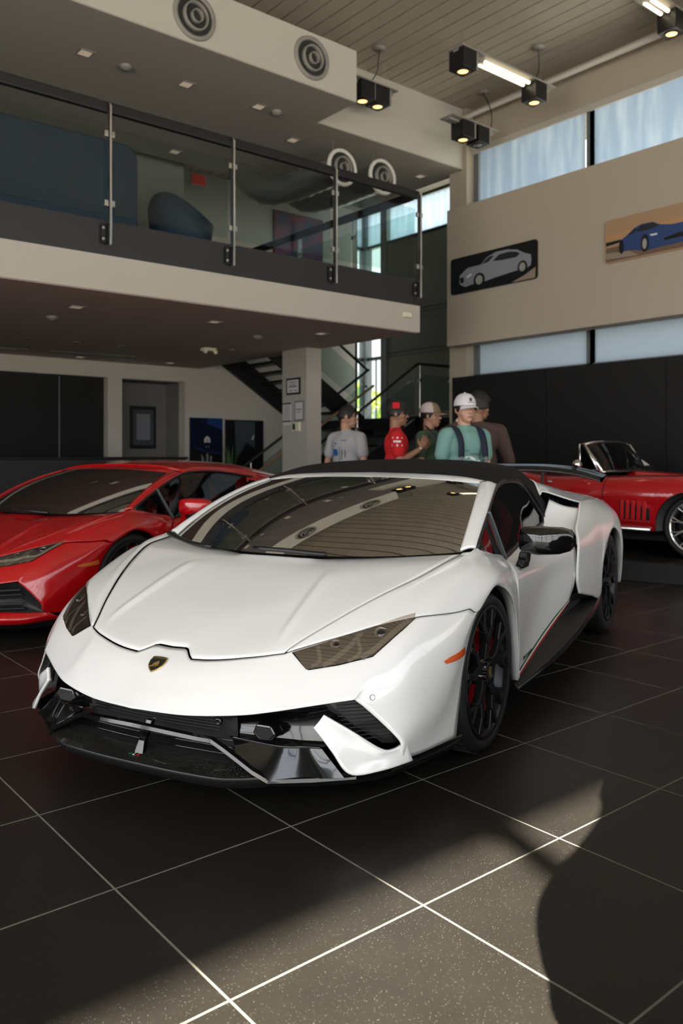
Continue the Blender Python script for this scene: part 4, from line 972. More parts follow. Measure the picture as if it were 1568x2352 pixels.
def downlight(x, y, z, label, kind='square', lit=True):
    t = thing('ceiling_downlight' if kind != 'sensor' else 'smoke_detector', label, 'ceiling light' if kind != 'sensor' else 'detector', (x, y, z), 0, 'recessed ceiling lights' if kind != 'sensor' else 'ceiling detectors')
    if kind == 'square':
        mb = MB()
        for a, b in (((-.085,-.085),(.085,-.066)),((-.085,.066),(.085,.085)),((-.085,-.066),(-.066,.066)),((.066,-.066),(.085,.066))): mb.box((a[0],a[1],-.008),(b[0],b[1],.0))
        mb.build('trim_ring', 'vent_grey', t)
        MB().box((-.066,-.066,-.004),(.066,.066,0)).build('diffuser', 'lamp_dim' if lit else 'lamp_off', t)
    elif kind == 'round':
        MB().lathe([(.055,0),(.055,-.008),(.04,-.008),(.036,-.002)], (0,0,0), (0,0,1), 24).build('trim_ring', 'vent_grey', t)
        MB().lathe([(0,-.002),(.037,-.002)], (0,0,0), (0,0,1), 20).build('bulb', 'lamp_dim' if lit else 'vent_dark', t)
    else:
        MB().lathe([(.07,0),(.07,-.02),(.05,-.038),(0,-.038)], (0,0,0), (0,0,1), 24).build('cover', 'vent_grey' if lit is None else 'white_plastic', t)
        MB().lathe([(.045,-.0375),(.03,-.052),(0,-.052)], (0,0,0), (0,0,1), 20).build('sensor_cap', 'vent_grey' if lit is None else 'white_plastic', t)
Z = 5.683
for x, y, lb, kd, lit in ((3.215,7.863,'square downlight in the grey upper soffit, first from the left','square',True),(4.456,7.837,'square downlight in the upper soffit below the left round vent','square',True),
    (5.482,7.807,'square downlight in the upper soffit below the right round vent','square',True),(6.476,8.435,'square downlight in the soffit behind the bulkhead, nearest the box end','square',True),(8.939,8.356,'small square downlight in the soffit next to the corner column','square',True),
    (5.40,9.9,'square downlight at the back of the upper soffit, seen through the railing glass','square',True),(3.694,7.864,'flat round sensor between the first two upper downlights','sensor',None),(5.75,7.793,'flat round sensor to the right of the third upper downlight','sensor',None)):
    downlight(x, y, Z, lb, kd, lit)
Z = 2.871
for x, y, lb, kd, lit in ((3.154,7.964,'square downlight under the mezzanine, front row left','square',True),(4.866,7.868,'square downlight under the mezzanine, front row middle','square',True),(6.49,7.802,'square downlight under the mezzanine, front row right above the column','square',True),
    (5.002,12.48,'square downlight close to the rear wall above the dark recess','square',True),(6.592,12.32,'square downlight close to the rear wall above the office doorway','square',True),
    (3.576,10.79,'small round spot under the mezzanine, left of the row of three','round',False),(4.242,10.739,'small round spot under the mezzanine, middle of the row of three','round',False),(4.944,10.679,'small round spot under the mezzanine, right of the row of three','round',False),
    (6.466,10.022,'small round spot beside the pale detector under the mezzanine','round',True),(3.174,8.764,'dark flat sensor behind the front left mezzanine downlight','sensor',None),(5.959,8.555,'dark flat sensor near the column top under the mezzanine','sensor',None)):
    downlight(x, y, Z, lb, kd, lit)
t = thing('exit_lamp', 'pale boxy emergency light under the mezzanine between the spots', 'emergency light', (6.096,10.123,Z)); MB().box((-.11,-.07,-.05),(.11,.07,.004)).build('housing', 'cream_plastic', t, bevel=.01)
for s in (-1, 1): MB().sph((.09*s,-.06,-.06),.035,14,10).build('lamp_head', 'cream_plastic', t)
for a, b, lb in (((2.4,12.22),(3.98,12.06),'slim slot air vent under the mezzanine, left one'), ((4.313,12.03),(5.683,11.87),'slim slot air vent under the mezzanine, right one')):
    t = thing('slot_vent', lb, 'air vent', (a[0], a[1], Z)); d = Vector((b[0]-a[0], b[1]-a[1], 0))
    MB().bar((0,0,-.004), d+Vector((0,0,-.004)), .07, .008).build('vent_frame', 'vent_grey', t); MB().bar((.03,0,-.009), d*.98+Vector((0,0,-.009)), .02, .004).build('vent_slot', 'vent_dark', t)
# ================================================================== round vents and ducts
def round_vent(name, label, c, r, ring, par=None):
    t = thing(name, label, 'air vent', c, 0, 'round air vents'); ax = (0,-1,0)
    MB().lathe([(r*.80,-.01),(r*.80,.02),(r*.86,.032),(r*.97,.026),(r,.004),(r,-.01)], (0,0,0), ax, 48).build('rim', ring, t)
    MB().lathe([(r*.84,.006),(0,.004)], (0,0,0), ax, 40).build('throat', 'vent_dark', t)
    for q, h, dx, dz in ((.58,.05,.02,.0),(.27,.065,.04,-.01)):
        MB().lathe([(r*q,h-.055),(r*q,h),(r*q*.90,h),(r*q*.88,h-.055)], (dx*r,0,dz*r), (.06,-1,-.04), 40).build('nozzle_ring', 'vent_grey', t)
    return t
round_vent('round_vent', 'round grey jet vent in the ceiling box, cut by the top of the view', (4.058,6.925,5.985), .262, 'vent_grey')
round_vent('round_vent', 'round grey jet vent in the ceiling box, nearer its right end', (5.657,6.925,6.022), .262, 'vent_grey')
for x, z, lb in ((6.94,5.25,'open round duct outlet with white rim above the railing, left one'), (7.70,5.28,'open round duct outlet with white rim above the railing, right one')):
    t = round_vent('duct_outlet', lb, (x,7.9,z), .262, 'ring_white'); g = []
    path = curve([(0,.02,0),(-.02,.5,.0),(-.10,1.0,-.03),(-.25,1.5,.0),(-.30,1.9,.25),(-.30,2.1,.42)], 40)
    MB().tube(path, [.205+(.012 if i % 3 == 0 else 0) for i in range(40)], 28).build('flexible_duct', 'galvanised', t)
    MB().cyl((0,.2,.2),(0,.2,5.69-z),.006,6).build('hanger', 'steel', t)
o = MB().tube([(9.2,-3.9,6.47),(9.2,8.0,6.47),(9.2,8.02,6.2)], .045, 14).build('sprinkler_pipe', 'wall_white'); tag(o, 'white sprinkler pipe running under the slatted ceiling by the side wall', 'pipe')
o = MB().box((7.18,6.885,3.055),(7.317,6.928,3.115)).build('alarm_box', 'cream_plastic', bevel=.006); tag(o, 'small cream box on the white mezzanine edge near its right end', 'alarm box')
# ================================================================== pictures, posters, notices
mat('print_dark', (.008,.009,.010), .35); mat('print_silver', (.23,.245,.28), .35); mat('print_glass', (.02,.024,.03), .3); mat('print_road', (.26,.21,.17), .4)
mat('print_orange', (.42,.24,.12), .4); mat('print_brown', (.14,.09,.065), .4); mat('print_blue', (.03,.06,.17), .3); mat('print_rim', (.30,.29,.28), .3); mat('print_sky', (.36,.23,.14), .4); mat('print_navy', (.006,.009,.03), .3); mat('print_blue_line', (.01,.05,.18), .3); mat('print_white', (.62,.63,.66), .4); mat('print_red', (.45,.05,.04), .4); mat('print_grey', (.06,.075,.09), .4)
def wall_picture(label, y0, y1, z0, z1, layers, bgm):
    # hangs on the panel at X 8.936, seen from -X; s runs to the right (towards smaller Y)
    t = thing('wall_picture', label, 'picture', (8.936, y0, z0), 0, 'car pictures on the beige panel'); w, h, r = y0-y1, z1-z0, .05
    rr = []
    for cx, cz, a0 in ((w-r,r,-90),(w-r,h-r,0),(r,h-r,90),(r,r,180)):
        for k in range(7): a = R(a0+15*k); rr.append((cx+r*math.cos(a), cz+r*math.sin(a)))
    MB().prism([(-.004,-a,b) for a, b in rr], (-.022,0,0)).build('board', 'print_dark' if bgm is None else bgm, t)
    mb = MB(); ms = []
    for i, (m, pts) in enumerate(layers):
        if m not in ms: ms.append(m)
        mb.cm = ms.index(m); mb.add([(-.0265-.0004*i,-a*w,b*h) for a, b in pts], [tuple(range(len(pts)))])
    mb.build('print', ms, t, fix=False)
def el(cx, cy, rx, ry, n=20): return [(cx+rx*math.cos(2*PI*k/n), cy+ry*math.sin(2*PI*k/n)) for k in range(n)]
def cv1(pts):
    o = []
    for x, y in pts:
        s = (x-100)/545; yt = 660-135*s; yb = 885-110*s; o.append((s, (yb-y)/(yb-yt)))
    return o
body = cv1([(160,795),(163,757),(215,708),(300,687),(345,637),(400,605),(470,590),(530,592),(570,613),(608,622),(613,655),(608,692),(590,705),(530,722),(400,765),(330,790),(250,810),(200,828),(165,815)])
wall_picture('car picture with a silver saloon on black, left one on the beige panel', 7.67, 6.055, 3.662, 4.21, [
    ('print_road', [(.72,.02),(.98,.03),(.985,.30),(.86,.14)]), ('print_silver', body),
    ('print_glass', cv1([(305,686),(358,634),(388,628),(352,668)])), ('print_glass', cv1([(378,664),(420,621),(480,604),(525,606),(547,617),(522,640),(440,657)])),
    ('print_dark', el(*cv1([(292,782)])[0],.068,.19)), ('print_dark', el(*cv1([(560,702)])[0],.054,.165)), ('print_rim', el(*cv1([(292,782)])[0],.042,.125)), ('print_rim', el(*cv1([(560,702)])[0],.034,.11)),
    ('print_white', cv1([(208,765),(240,742),(244,752),(216,772)])), ('print_dark', cv1([(164,775),(190,765),(192,800),(168,808)]))], None)
def cv2(pts):
    o = []
    for x, y in pts:
        s = (x-1080)/760; yt = 405-.238*(x-1080); yb = 685-.195*(x-1080); o.append((s, (yb-y)/(yb-yt)))
    return o
wall_picture('car picture with a blue coupe under an orange sky, right one on the beige panel', 4.995, 3.43, 3.662, 4.21, [
    ('print_brown', [(.01,.03),(.985,.03),(.99,.34),(.01,.36)]), ('print_orange', [(.01,.52),(.99,.60),(.99,.72),(.01,.66)]), ('print_dark', [(.01,.40),(.14,.44),(.15,.50),(.01,.49)]), ('print_road', [(.01,.10),(.30,.06),(.22,.20),(.01,.24)]),
    ('print_blue', cv2([(1180,592),(1180,536),(1225,500),(1280,447),(1330,420),(1400,408),(1450,425),(1520,425),(1640,400),(1700,430),(1705,500),(1650,530),(1560,545),(1420,578),(1370,592),(1330,592),(1240,592),(1200,606)])),
    ('print_glass', cv2([(1292,470),(1322,427),(1400,411),(1442,430),(1384,456),(1322,470)])), ('print_glass', cv2([(1232,498),(1275,455),(1300,445),(1283,478),(1245,495)])),
    ('print_dark', el(*cv2([(1350,545)])[0],.036,.20)), ('print_dark', el(*cv2([(1195,572)])[0],.022,.16)), ('print_rim', el(*cv2([(1348,550)])[0],.019,.12)),
    ('print_white', cv2([(1380,490),(1432,480),(1428,493),(1390,500)])), ('print_dark', cv2([(1470,515),(1560,480),(1640,465),(1640,490),(1560,510),(1480,530)]))], 'print_sky')
def poster(name, label, x0, x1, z0, z1, parts, edge):
    t = thing(name, label, 'poster', (x0, 12.883, z0)); w, h = x1-x0, z1-z0
    MB().box((0,-.03,0),(w,0,h)).build('board', edge, t)
    mb = MB(); ms = []
    for i, (m, pts) in enumerate(parts):
        if m not in ms: ms.append(m)
        mb.cm = ms.index(m); mb.add([(a*w,-.0305-.0004*i,b*h) for a, b in pts], [tuple(range(len(pts)))])
    mb.build('print', ms, t, fix=False)
trid = [(.35,.27),(.40,.22),(.44,.20),(.60,.20),(.63,.22),(.645,.27),(.665,.335),(.60,.315),(.605,.26),(.585,.235),(.56,.235),(.545,.28),(.555,.335),(.52,.375),(.485,.335),(.50,.28),(.485,.235),(.46,.235),(.42,.265),(.40,.31),(.335,.355)]
poster('wall_poster', 'dark blue poster with a silver trident and an oval badge, beside the counter', 7.29, 8.0, .50, 1.933, [
    ('print_blue_line', [(.55,1.0),(1,1.0),(1,.84),(.5,.92)]), ('print_navy', [(.02,.82),(1,.78),(1,.52),(.02,.60)]), ('print_blue_line', [(.05,.625),(.5,.555),(1,.525),(1,.515),(.48,.53)]), ('print_dark', [(0,.60),(1,.50),(1,0),(0,0)]),
    ('print_white', el(.52,.68,.10,.075)), ('print_navy', [(.42,.67),(.62,.67),(.60,.63),(.52,.605),(.44,.63)]), ('print_red', [(.505,.675),(.535,.675),(.53,.72),(.51,.72)]), ('print_rim', [(a,b+.16) for a, b in trid]), ('print_rim', [(.46,.345),(.60,.345),(.56,.335),(.50,.335)]), ('print_grey', [(0,.40),(.75,.25),(1,.22),(1,.20),(.7,.235),(0,.375)])], 'print_navy')
poster('wall_poster', 'black framed poster with a grey panel behind the plant', 8.067, 8.957, .48, 1.915, [
    ('print_grey', [(.24,.98),(.77,.98),(.77,.60),(.55,.70),(.40,.55),(.26,.45)]), ('print_dark', [(.26,.45),(.40,.55),(.55,.70),(.77,.60),(.77,.04),(.24,.04)]), ('print_white', [(.68,.74),(.74,.80),(.75,.77),(.70,.72)])], 'print_dark')
t = thing('potted_plant', 'tall green leafy plant in front of the black framed poster', 'plant', (7.86,12.35,0))
MB().lathe([(.0,0),(.17,0),(.21,.42),(.19,.42),(.17,.38),(0,.38)], (0,0,0), (0,0,1), 24).build('pot', 'pot', t)
rn = random.Random(3)
for i in range(16):
    a = rn.uniform(0,2*PI); h = rn.uniform(.7,1.18); l_ = rn.uniform(.03,.16); w_ = rn.uniform(.02,.035); g = []
    for k in range(9):
        q = k/8; c = Vector((math.cos(a)*(.04+l_*q*q), math.sin(a)*(.04+l_*q*q), .38+h*q*(1-.08*q))); sd = Vector((-math.sin(a), math.cos(a), 0))*w_*(1-q**3)*(.6+.8*q*(1-q)*2)
        g.append([c-sd, c+Vector((math.cos(a),math.sin(a),0))*.006, c+sd])
    MB().grid(g).build('leaf', 'leaf', t, fix=False)
def notice(name, label, y0, y1, z0, z1, frame_m, lines, bars=False):
    t = thing(name, label, 'notice', (7.211, y0, z0)); w, h = y0-y1, z1-z0
    if frame_m: MB().box((-.022,-w,0),(0,0,h)).build('frame', frame_m, t, bevel=.003); b = .03
    else: b = 0
    MB().box((-.024 if frame_m else -.006,-w+b,b),(-.0225 if frame_m else 0,-b,h-b)).build('sheet', 'paper', t)
    for i, (a, c, zz, th) in enumerate(lines): MB().box((-.0255 if frame_m else -.0075,-w*c,h*zz),(-.0242 if frame_m else -.0062,-w*a,h*zz+th)).build('text_line', 'ink', t)
    if bars:
        for zz in (0.06, h-.02): MB().box((-.016,-w,zz-.008),(0,0,zz+.012)).build('clip_bar', 'satin_black', t)
notice('framed_certificate', 'black framed certificate at the top of the column face', 9.593, 9.233, 2.165, 2.425, 'frame_black', [(.25,.75,.72,.012),(.3,.7,.60,.008),(.2,.8,.45,.02),(.25,.45,.22,.012),(.6,.8,.22,.012)])
notice('notice_sheet', 'paper notice with dark clip bars at the left edge of the column face', 9.70, 9.485, 1.69, 2.05, None, [(.15,.85,.85-.055*i,.005) for i in range(12)], True)
notice('notice_sheet', 'plain framed sheet on the right of the column face, above the thermostat', 9.375, 9.13, 1.745, 2.064, 'vent_grey', [(.2,.8,.55,.014),(.3,.7,.42,.012)])
t = thing('thermostat', 'cream thermostat with a dark screen low on the column face', 'thermostat', (7.211, 9.335, 1.66)); MB().box((-.035,-.10,-.07),(.003,.10,.07)).build('housing', 'cream_plastic', t, bevel=.01); MB().box((-.037,.0,-.045),(-.034,.07,.045)).build('screen', 'graphite', t)
# office and counter
t = thing('office_picture', 'dark framed picture inside the small office', 'picture', (6.70,13.65,1.75)); MB().box((-.27,-.03,-.41),(.27,0,.41)).build('frame', 'frame_black', t, bevel=.004); MB().box((-.21,-.033,-.34),(.21,-.0305,.34)).build('mat_board', 'print_grey', t); MB().box((-.14,-.035,-.24),(.14,-.0335,.26)).build('print', 'print_silver', t)
t = thing('reception_counter', 'low charcoal counter along the rear under the mezzanine', 'counter', (0,10.8,0)); MB().box((-6,.03,0),(6.09,.60,1.15)).build('body', 'graphite', t); MB().box((-6.03,0,1.15),(6.12,.64,1.19)).build('worktop', 'black_panel', t, bevel=.004)
# ================================================================== mezzanine furniture
FZ = 3.594
t = thing('privacy_screen', 'tall dark blue padded screen with a rounded corner on the mezzanine', 'screen', (4.206,8.6,FZ))
pts = [(-6,0),(0,0),(0,1.30)]+[(-.20+.20*math.cos(a), 1.30+.20*math.sin(a)) for a in [R(15*k) for k in range(1,7)]]+[(-6,1.50)]
MB().prism([(a,0,b) for a, b in pts], (0,.14,0)).build('padding', 'blue_wall', t, bevel=.03); MB().box((-6,-.012,0),(0,0,.22)).build('plinth', 'blue_wall', t)
t = thing('armchair', 'dark blue tub armchair behind the railing glass', 'armchair', (4.86,8.7,FZ), R(200))
g = []
for k in range(17):
    a = R(-110+220*k/16); h = .62 + .36*math.cos(a*.8)**2; g.append([(.30*math.cos(a)*1.0-.0,.36*math.sin(a),.28),(.34*math.cos(a),.40*math.sin(a),h*.6+.1),(.36*math.cos(a),.42*math.sin(a),h)])
MB().grid(g).build('back', 'blue_wall', t, solid=.08, soff=0); MB().box((-.30,-.30,.28),(.26,.30,.46)).build('seat', 'blue_wall', t, bevel=.05, seg=3)
for sx in (-1, 1):
    for sy in (-1, 1): MB().cyl((.24*sx,.24*sy,.28),(.28*sx,.28*sy,0),.018,10).build('leg', 'satin_black', t)
t = thing('side_table', 'small black table next to the blue armchair', 'table', (4.0,9.35,FZ)); MB().box((-.2,-.2,.70),(.25,.2,.73)).build('top', 'satin_black', t, bevel=.004); MB().cyl((0,0,.02),(0,0,.70),.025,12).build('leg', 'satin_black', t); MB().cyl((0,0,0),(0,0,.02),.18,24).build('base', 'satin_black', t)
t = thing('exit_sign', 'red exit sign high on the rear wall of the mezzanine', 'sign', (7.465,12.86,6.47)); MB().box((-.15,-.03,-.10),(.15,0,.10)).build('housing', 'white_plastic', t, bevel=.004)
font_mesh('EXIT', .15, 'lettering', 'exit_red', t, frame((0,-.032,0),(1,0,0),(0,0,1)), .001)
MB().box((-.15,-.0305,-.10),(.15,-.0302,.10)).build('sign_face', 'exit_red', t)
mat('paint_mix', (.3,.1,.12), .7); noise_color(M['paint_mix'], (.30,.07,.08), (.06,.10,.20), 2.2, 5, .38, .62)
t = thing('painting', 'abstract red and blue painting on the mezzanine rear wall', 'painting', (9.83,12.86,5.5)); MB().box((-.62,-.04,-.72),(.62,0,.72)).build('canvas', 'paint_mix', t); MB().box((-.64,-.03,-.74),(.64,-.001,.74)).build('frame', 'frame_black', t)
# rounded board added out of view on the right to cast the curved shadow
t = thing('shadow_board', 'dark shadow-casting board with a curved outline, added out of view on the right', 'shadow board', (0,-.30,0))
ol = curve([(.955,0,.02),(.965,0,.30),(.985,0,.44),(1.05,0,.53),(1.075,0,.58),(1.155,0,.69),(1.25,0,.775),(1.385,0,.838),(1.54,0,.885),(1.69,0,.94),(1.80,0,1.0),(1.88,0,1.07)], 40)
MB().prism([tuple(p) for p in ol]+[(2.4,0,1.35),(4.2,0,1.35),(4.2,0,.02)], (0,-.06,0)).build('board', 'graphite', t); MB().box((1.2,-.25,0),(4.0,.12,.03)).build('foot', 'satin_black', t)
# ================================================================== red classic convertible on the platform (x back from the front axle, y left, z above the platform)
mat('paint_red_deep', (.40,.004,.008), .25, coat=1., coat_r=.02)
def interp(k, x):
    if x <= k[0][0]: return k[0][1]
    for (a, p), (b, q) in zip(k[:-1], k[1:]):
        if x <= b: t = (x-a)/(b-a); t = t*t*(3-2*t)*.5 + t*.5; return lerp(p, q, t)
    return k[-1][1]
KW = ((-.98,.50),(-.85,.64),(-.5,.80),(0,.862),(.5,.852),(.9,.838),(1.6,.838),(2.1,.865),(2.49,.885),(2.9,.82),(3.15,.70))
KH = ((-.98,.56),(-.7,.68),(-.35,.79),(0,.828),(.4,.822),(.9,.806),(1.6,.805),(2.05,.86),(2.45,.895),(2.8,.84),(3.15,.70))
KC = ((-.98,.58),(-.6,.72),(0,.80),(.6,.845),(.85,.855),(1.9,.84),(2.3,.83),(3.15,.70))
def vbody(x):
    w, h = interp(KW, x), interp(KH, x); zc = .64
    # (y, z) from sill to crest
    return [Vector((0, w-.055, .27)), Vector((0, w-.022, .40)), Vector((0, w-.008, .54)), Vector((0, w, zc)), Vector((0, w-.045, lerp(zc,h,.55))), Vector((0, w-.125, lerp(zc,h,.88))), Vector((0, w-.225, h))]
def arch_z(x):
    for c in (0, 2.49):
        d = .352**2 - (x-c)**2
        if d > 0: return max(.27, .322 + math.sqrt(d))
    return .27
v = thing('classic_convertible', 'red classic convertible with chrome trim on the display platform', 'car', (8.0, 3.09, .196), R(100))
xs = sorted(set([-.98+.0551*i for i in range(76)]) | set([c+.352*math.cos(R(a)) for c in (0,2.49) for a in range(0,181,10)]))
for s in (1, -1):
    g = []
    for x in xs:
        P = vbody(x); za = arch_z(x); row = []
        t0 = 0.
        for k in range(200):
            if crom(P, k/200*.75).z >= za - 1e-6: t0 = k/200*.75; break
        for k in range(22):
            q = crom(P, lerp(t0, 1, k/21)); row.append(Vector((x, q.y*s, q.z)))
        g.append(row)
    CB().grid(g).build('body_side', 'paint_red_deep', v)
    for c in (0, 2.49):
        e = [(c+.352*math.cos(R(a)), interp(KW, c+.352*math.cos(R(a)))-.03, .322+.352*math.sin(R(a))) for a in range(-8,189,7)]
        CB().grid([[(x,y*s,z),(x,(y-.03)*s,z),(lerp(x,c,.1),(y-.03)*s,lerp(z,.322,.1)),(lerp(x,c,.1),.5*s,lerp(z,.322,.1))] for x, y, z in e]).build('wheel_liner', 'matt_black', v)
        wheel(v, 'front_wheel' if c == 0 else 'rear_wheel', c, (.61 if c == 0 else .625)*s, s, .322, .225, .255, 'rim_silver', False, 'm')
    CB().tube([(.40,(interp(KW,.4)-.035)*s,.285),(1.2,(interp(KW,1.2)-.03)*s,.29),(2.1,(interp(KW,2.1)-.035)*s,.285)], .022, 8).build('sill_trim', 'chrome', v)
    f = lambda p: (p[0], p[1]*s, p[2])
    # door joint and gills
    CB().tube([f((.86+.02*math.sin(q*3), crom(vbody(.86), .06+.90*q).y+.002, crom(vbody(.86), .06+.90*q).z)) for q in [i/14 for i in range(15)]], .004, 5).build('door_seam', 'panel_gap', v)
    CB().box(f((.40,interp(KW,.55)-.035,.375)), f((.70,interp(KW,.55)-.009,.575))).build('gill_recess', 'panel_gap', v)
    for i in range(5):
        x = .425+i*.056; cb = CB(); y = interp(KW,.55)-.018
        cb.prism([f((x+.012,y,.38)),f((x+.048,y+.004,.38)),f((x+.040,y+.004,.57)),f((x+.004,y,.57))], (0,.016*s,0)).build('gill_slat', 'paint_red_deep', v, bevel=.004)
    CB().prism([f((.40,.822,.355)),f((.70,.822,.355)),f((.70,.822,.378)),f((.40,.822,.378))], (0,.022*s,0)).build('gill_sill', 'paint_red_deep', v, bevel=.005)
    # quarter light
    tri = [(1.0,.672,.866),(1.205,.668,.862),(1.215,.635,1.14),(1.165,.635,1.145)]
    CB().tube([f(p) for p in tri], .012, 8, closed=True).build('vent_window_frame', 'chrome', v)
    CB().add([f(p) for p in tri], [(0,1,2,3)]).build('vent_window', 'side_glass', v)
    CB().sph(f((1.16,.82,.925)), (.05,.062,.05), 18, 12).tube([f((1.15,.80,.88)), f((1.12,.75,.80))], .012, 8).build('door_mirror', 'chrome', v)
    CB().bar(f((1.45,.815,.74)), f((1.58,.815,.74)), .02, .02).build('door_handle', 'chrome', v, bevel=.006)
g = []
for i in range(46):
    x = lerp(-.98, .86, i/45); h = interp(KH, x); w = interp(KW, x)-.225; c = interp(KC, x)
    half = curve([(x,0,c),(x,.16,c-.004),(x,.26,lerp(c,h,.5)-.035),(x,w-.10,h-.03),(x,w,h)], 14); g.append([Vector((p.x,-p.y,p.z)) for p in half[:0:-1]] + half)
CB().grid(g).build('bonnet', 'paint_red_deep', v)
for s in (1,-1): CB().tube([(.86,.60*s,.812),(.40,.58*s,.806),(0,.57*s,.806),(-.5,.5*s,.745)], .0035, 5).build('bonnet_seam', 'panel_gap', v)
g = []
for i in range(24):
    x = lerp(1.95, 3.15, i/23); h = interp(KH, x); w = interp(KW, x)-.225; half = curve([(x,0,interp(KC,x)),(x,.3,interp(KC,x)),(x,w-.08,h-.02),(x,w,h)], 10); g.append([Vector((p.x,-p.y,p.z)) for p in half[:0:-1]] + half)
CB().grid(g).build('rear_deck', 'paint_red_deep', v)
for s in (1, -1):
    g = [[(x, (interp(KW,x)-.225)*s, interp(KH,x)), (x, (interp(KW,x)-.29)*s, interp(KH,x)-.01), (x, (interp(KW,x)-.31)*s, .45)] for x in [.86+.05*i for i in range(23)]]
    CB().grid(g).build('door_inner', 'cabin_red', v)
CB().box((.9,-.55,.25),(2.0,.55,.40)).grid([[(.80,y,.845) for y in (-.6,0,.6)],[(1.02,y,.86) for y in (-.6,0,.6)],[(1.08,y,.70) for y in (-.6,0,.6)]]).build('cabin_trim', 'cabin', v)
for s in (1,-1): CB().box((1.45,.30*s-.22,.40),(1.85,.30*s+.22,.55)).box((1.78,.30*s-.21,.5),(1.90,.30*s+.21,.88)).build('seat', 'cabin', v, bevel=.04)
wsb = [(.97,-.63,.845),(.90,-.5,.852),(.84,-.25,.858),(.82,0,.860),(.84,.25,.858),(.90,.5,.852),(.97,.63,.845)]; wst = [(1.20,-.575,1.135),(1.14,-.46,1.158),(1.09,-.24,1.166),(1.075,0,1.168),(1.09,.24,1.166),(1.14,.46,1.158),(1.20,.575,1.135)]
B_, T_ = curve(wsb, 30), curve(wst, 30)
CB().grid([B_, [b.lerp(t_, .5)+Vector((-.015,0,.01)) for b, t_ in zip(B_, T_)], T_]).build('windscreen', 'side_glass', v)
CB().tube(T_, .017, 8).build('windscreen_header', 'chrome', v); CB().tube(B_, .012, 8).build('windscreen_base', 'chrome', v)
for k in (0, -1): CB().tube([B_[k], T_[k]], .024, 8).build('windscreen_pillar', 'chrome', v)
for y in (-.28,.22): CB().tube([(.76,y,.862),(.80,y+.05,.885),(.86,y+.30,.90)], .008, 6).build('wiper', 'satin_black', v)
CB().lathe([(.185,-.012),(.20,0),(.185,.012),(.17,0),(.185,-.012)], (1.22,.30,.80), (-.9,0,.42), 28).build('steering_wheel', 'cabin_red', v)
o = CB().add([(.93,.34,.905),(.90,.55,.905),(1.0,.57,.97),(1.02,.38,.97)], [(0,1,2,3)]).build('dash_card', 'paper', v)
CB().box((-.7,-.5,.15),(2.9,.5,.45)).build('underbody', 'matt_black', v)
CB().grid([[(-.98,y,z) for y in (-.5,-.25,0,.25,.5)] for z in (.58,.45,.30)]).build('nose_panel', 'paint_red_deep', v); CB().tube([(-.99,-.52,.40),(-1.02,0,.40),(-.99,.52,.40)], .03, 8).build('front_bumper', 'chrome', v); CB().grid([[(3.15,y,z) for y in (-.47,0,.47)] for z in (.70,.45,.30)]).build('tail_panel', 'paint_red_deep', v)
# ================================================================== visitors behind the cars
for nm, c, r in (('skin_tan',(.42,.23,.15),.55),('skin_brown',(.27,.14,.085),.55),('skin_light',(.48,.27,.19),.55),('hair_black',(.010,.009,.008),.6),('tee_grey',(.33,.335,.345),.9),('tee_red',(.50,.010,.014),.85),('tee_green',(.055,.10,.062),.9),('tee_teal',(.155,.30,.275),.9),
    ('hoodie_brown',(.060,.036,.030),.95),('denim',(.03,.04,.07),.9),('trousers_black',(.012,.012,.013),.9),('trousers_tan',(.20,.15,.09),.9),('shoe_white',(.5,.5,.5),.6),('shoe_black',(.015,.015,.015),.6),('cap_white',(.62,.60,.62),.8),('cap_tan',(.20,.13,.085),.85),('cap_pink',(.48,.40,.39),.85),('cap_black',(.012,.011,.011),.8),('print_yellow',(.42,.36,.02),.8),('tee_print_blue',(.02,.10,.30),.8),('tee_print_cyan',(.0,.22,.34),.8),('tee_ink',(.05,.06,.07),.8),('tee_white',(.65,.66,.66),.8),('tee_yellow',(.65,.25,.01),.8),('strap_navy',(.008,.012,.028),.8),('strap_grey',(.16,.14,.15),.8),('fleece',(.55,.52,.48),.95),('eye_white',(.6,.6,.58),.3),('lip',(.33,.13,.11),.5)): mat(nm, c, r)
def cap_(mb, a, b, ra, rb, n=14):
    a, b = Vector(a), Vector(b); mb.sph(a, ra, n, 8); mb.sph(b, rb, n, 8)
    if (b-a).length > 1e-5: mb.cyl(a, b, ra, n, rb)
def fuse(mb, name, m, par, vox, smooth=3):
    o = mb.build(name, m, par); q = o.modifiers.new('fuse', 'REMESH'); q.mode = 'VOXEL'; q.voxel_size = vox; q.use_smooth_shade = True
    if smooth: q = o.modifiers.new('smooth', 'SMOOTH'); q.iterations = smooth; q.factor = .5
    return bake(o)
def hand(mb, w, d, n, curl=.5, side=1):
    # wrist, direction of the fingers, palm normal; side +1 puts the thumb towards n x d
    w, d, n = Vector(w), Vector(d).normalized(), Vector(n).normalized(); u = n.cross(d).normalized()*side
    cap_(mb, w, w+d*.03, .024, .027)
    for k in (-1, 0, 1): cap_(mb, w+d*.03+u*k*.020, w+d*.085+u*k*.024, .017, .0145, 10)
    for k, L in zip((-1.5,-.5,.5,1.5), (.060,.074,.078,.068)):
        p0 = w+d*.088+u*k*.0215; d1 = (d*math.cos(curl*.6)+n*math.sin(curl*.6)); p1 = p0+d1*L*.5; d2 = (d*math.cos(curl*1.6)+n*math.sin(curl*1.6)); p2 = p1+d2*L*.5
        cap_(mb, p0, p1, .0088, .0082, 8); cap_(mb, p1, p2, .0082, .0068, 8)
    t0 = w+d*.035+u*.028; t1 = t0+(u*.75+d*.6+n*.3).normalized()*.042; t2 = t1+(d*.85+n*.45+u*.1).normalized()*.032
    cap_(mb, t0, t1, .012, .0105, 8); cap_(mb, t1, t2, .0105, .008, 8)
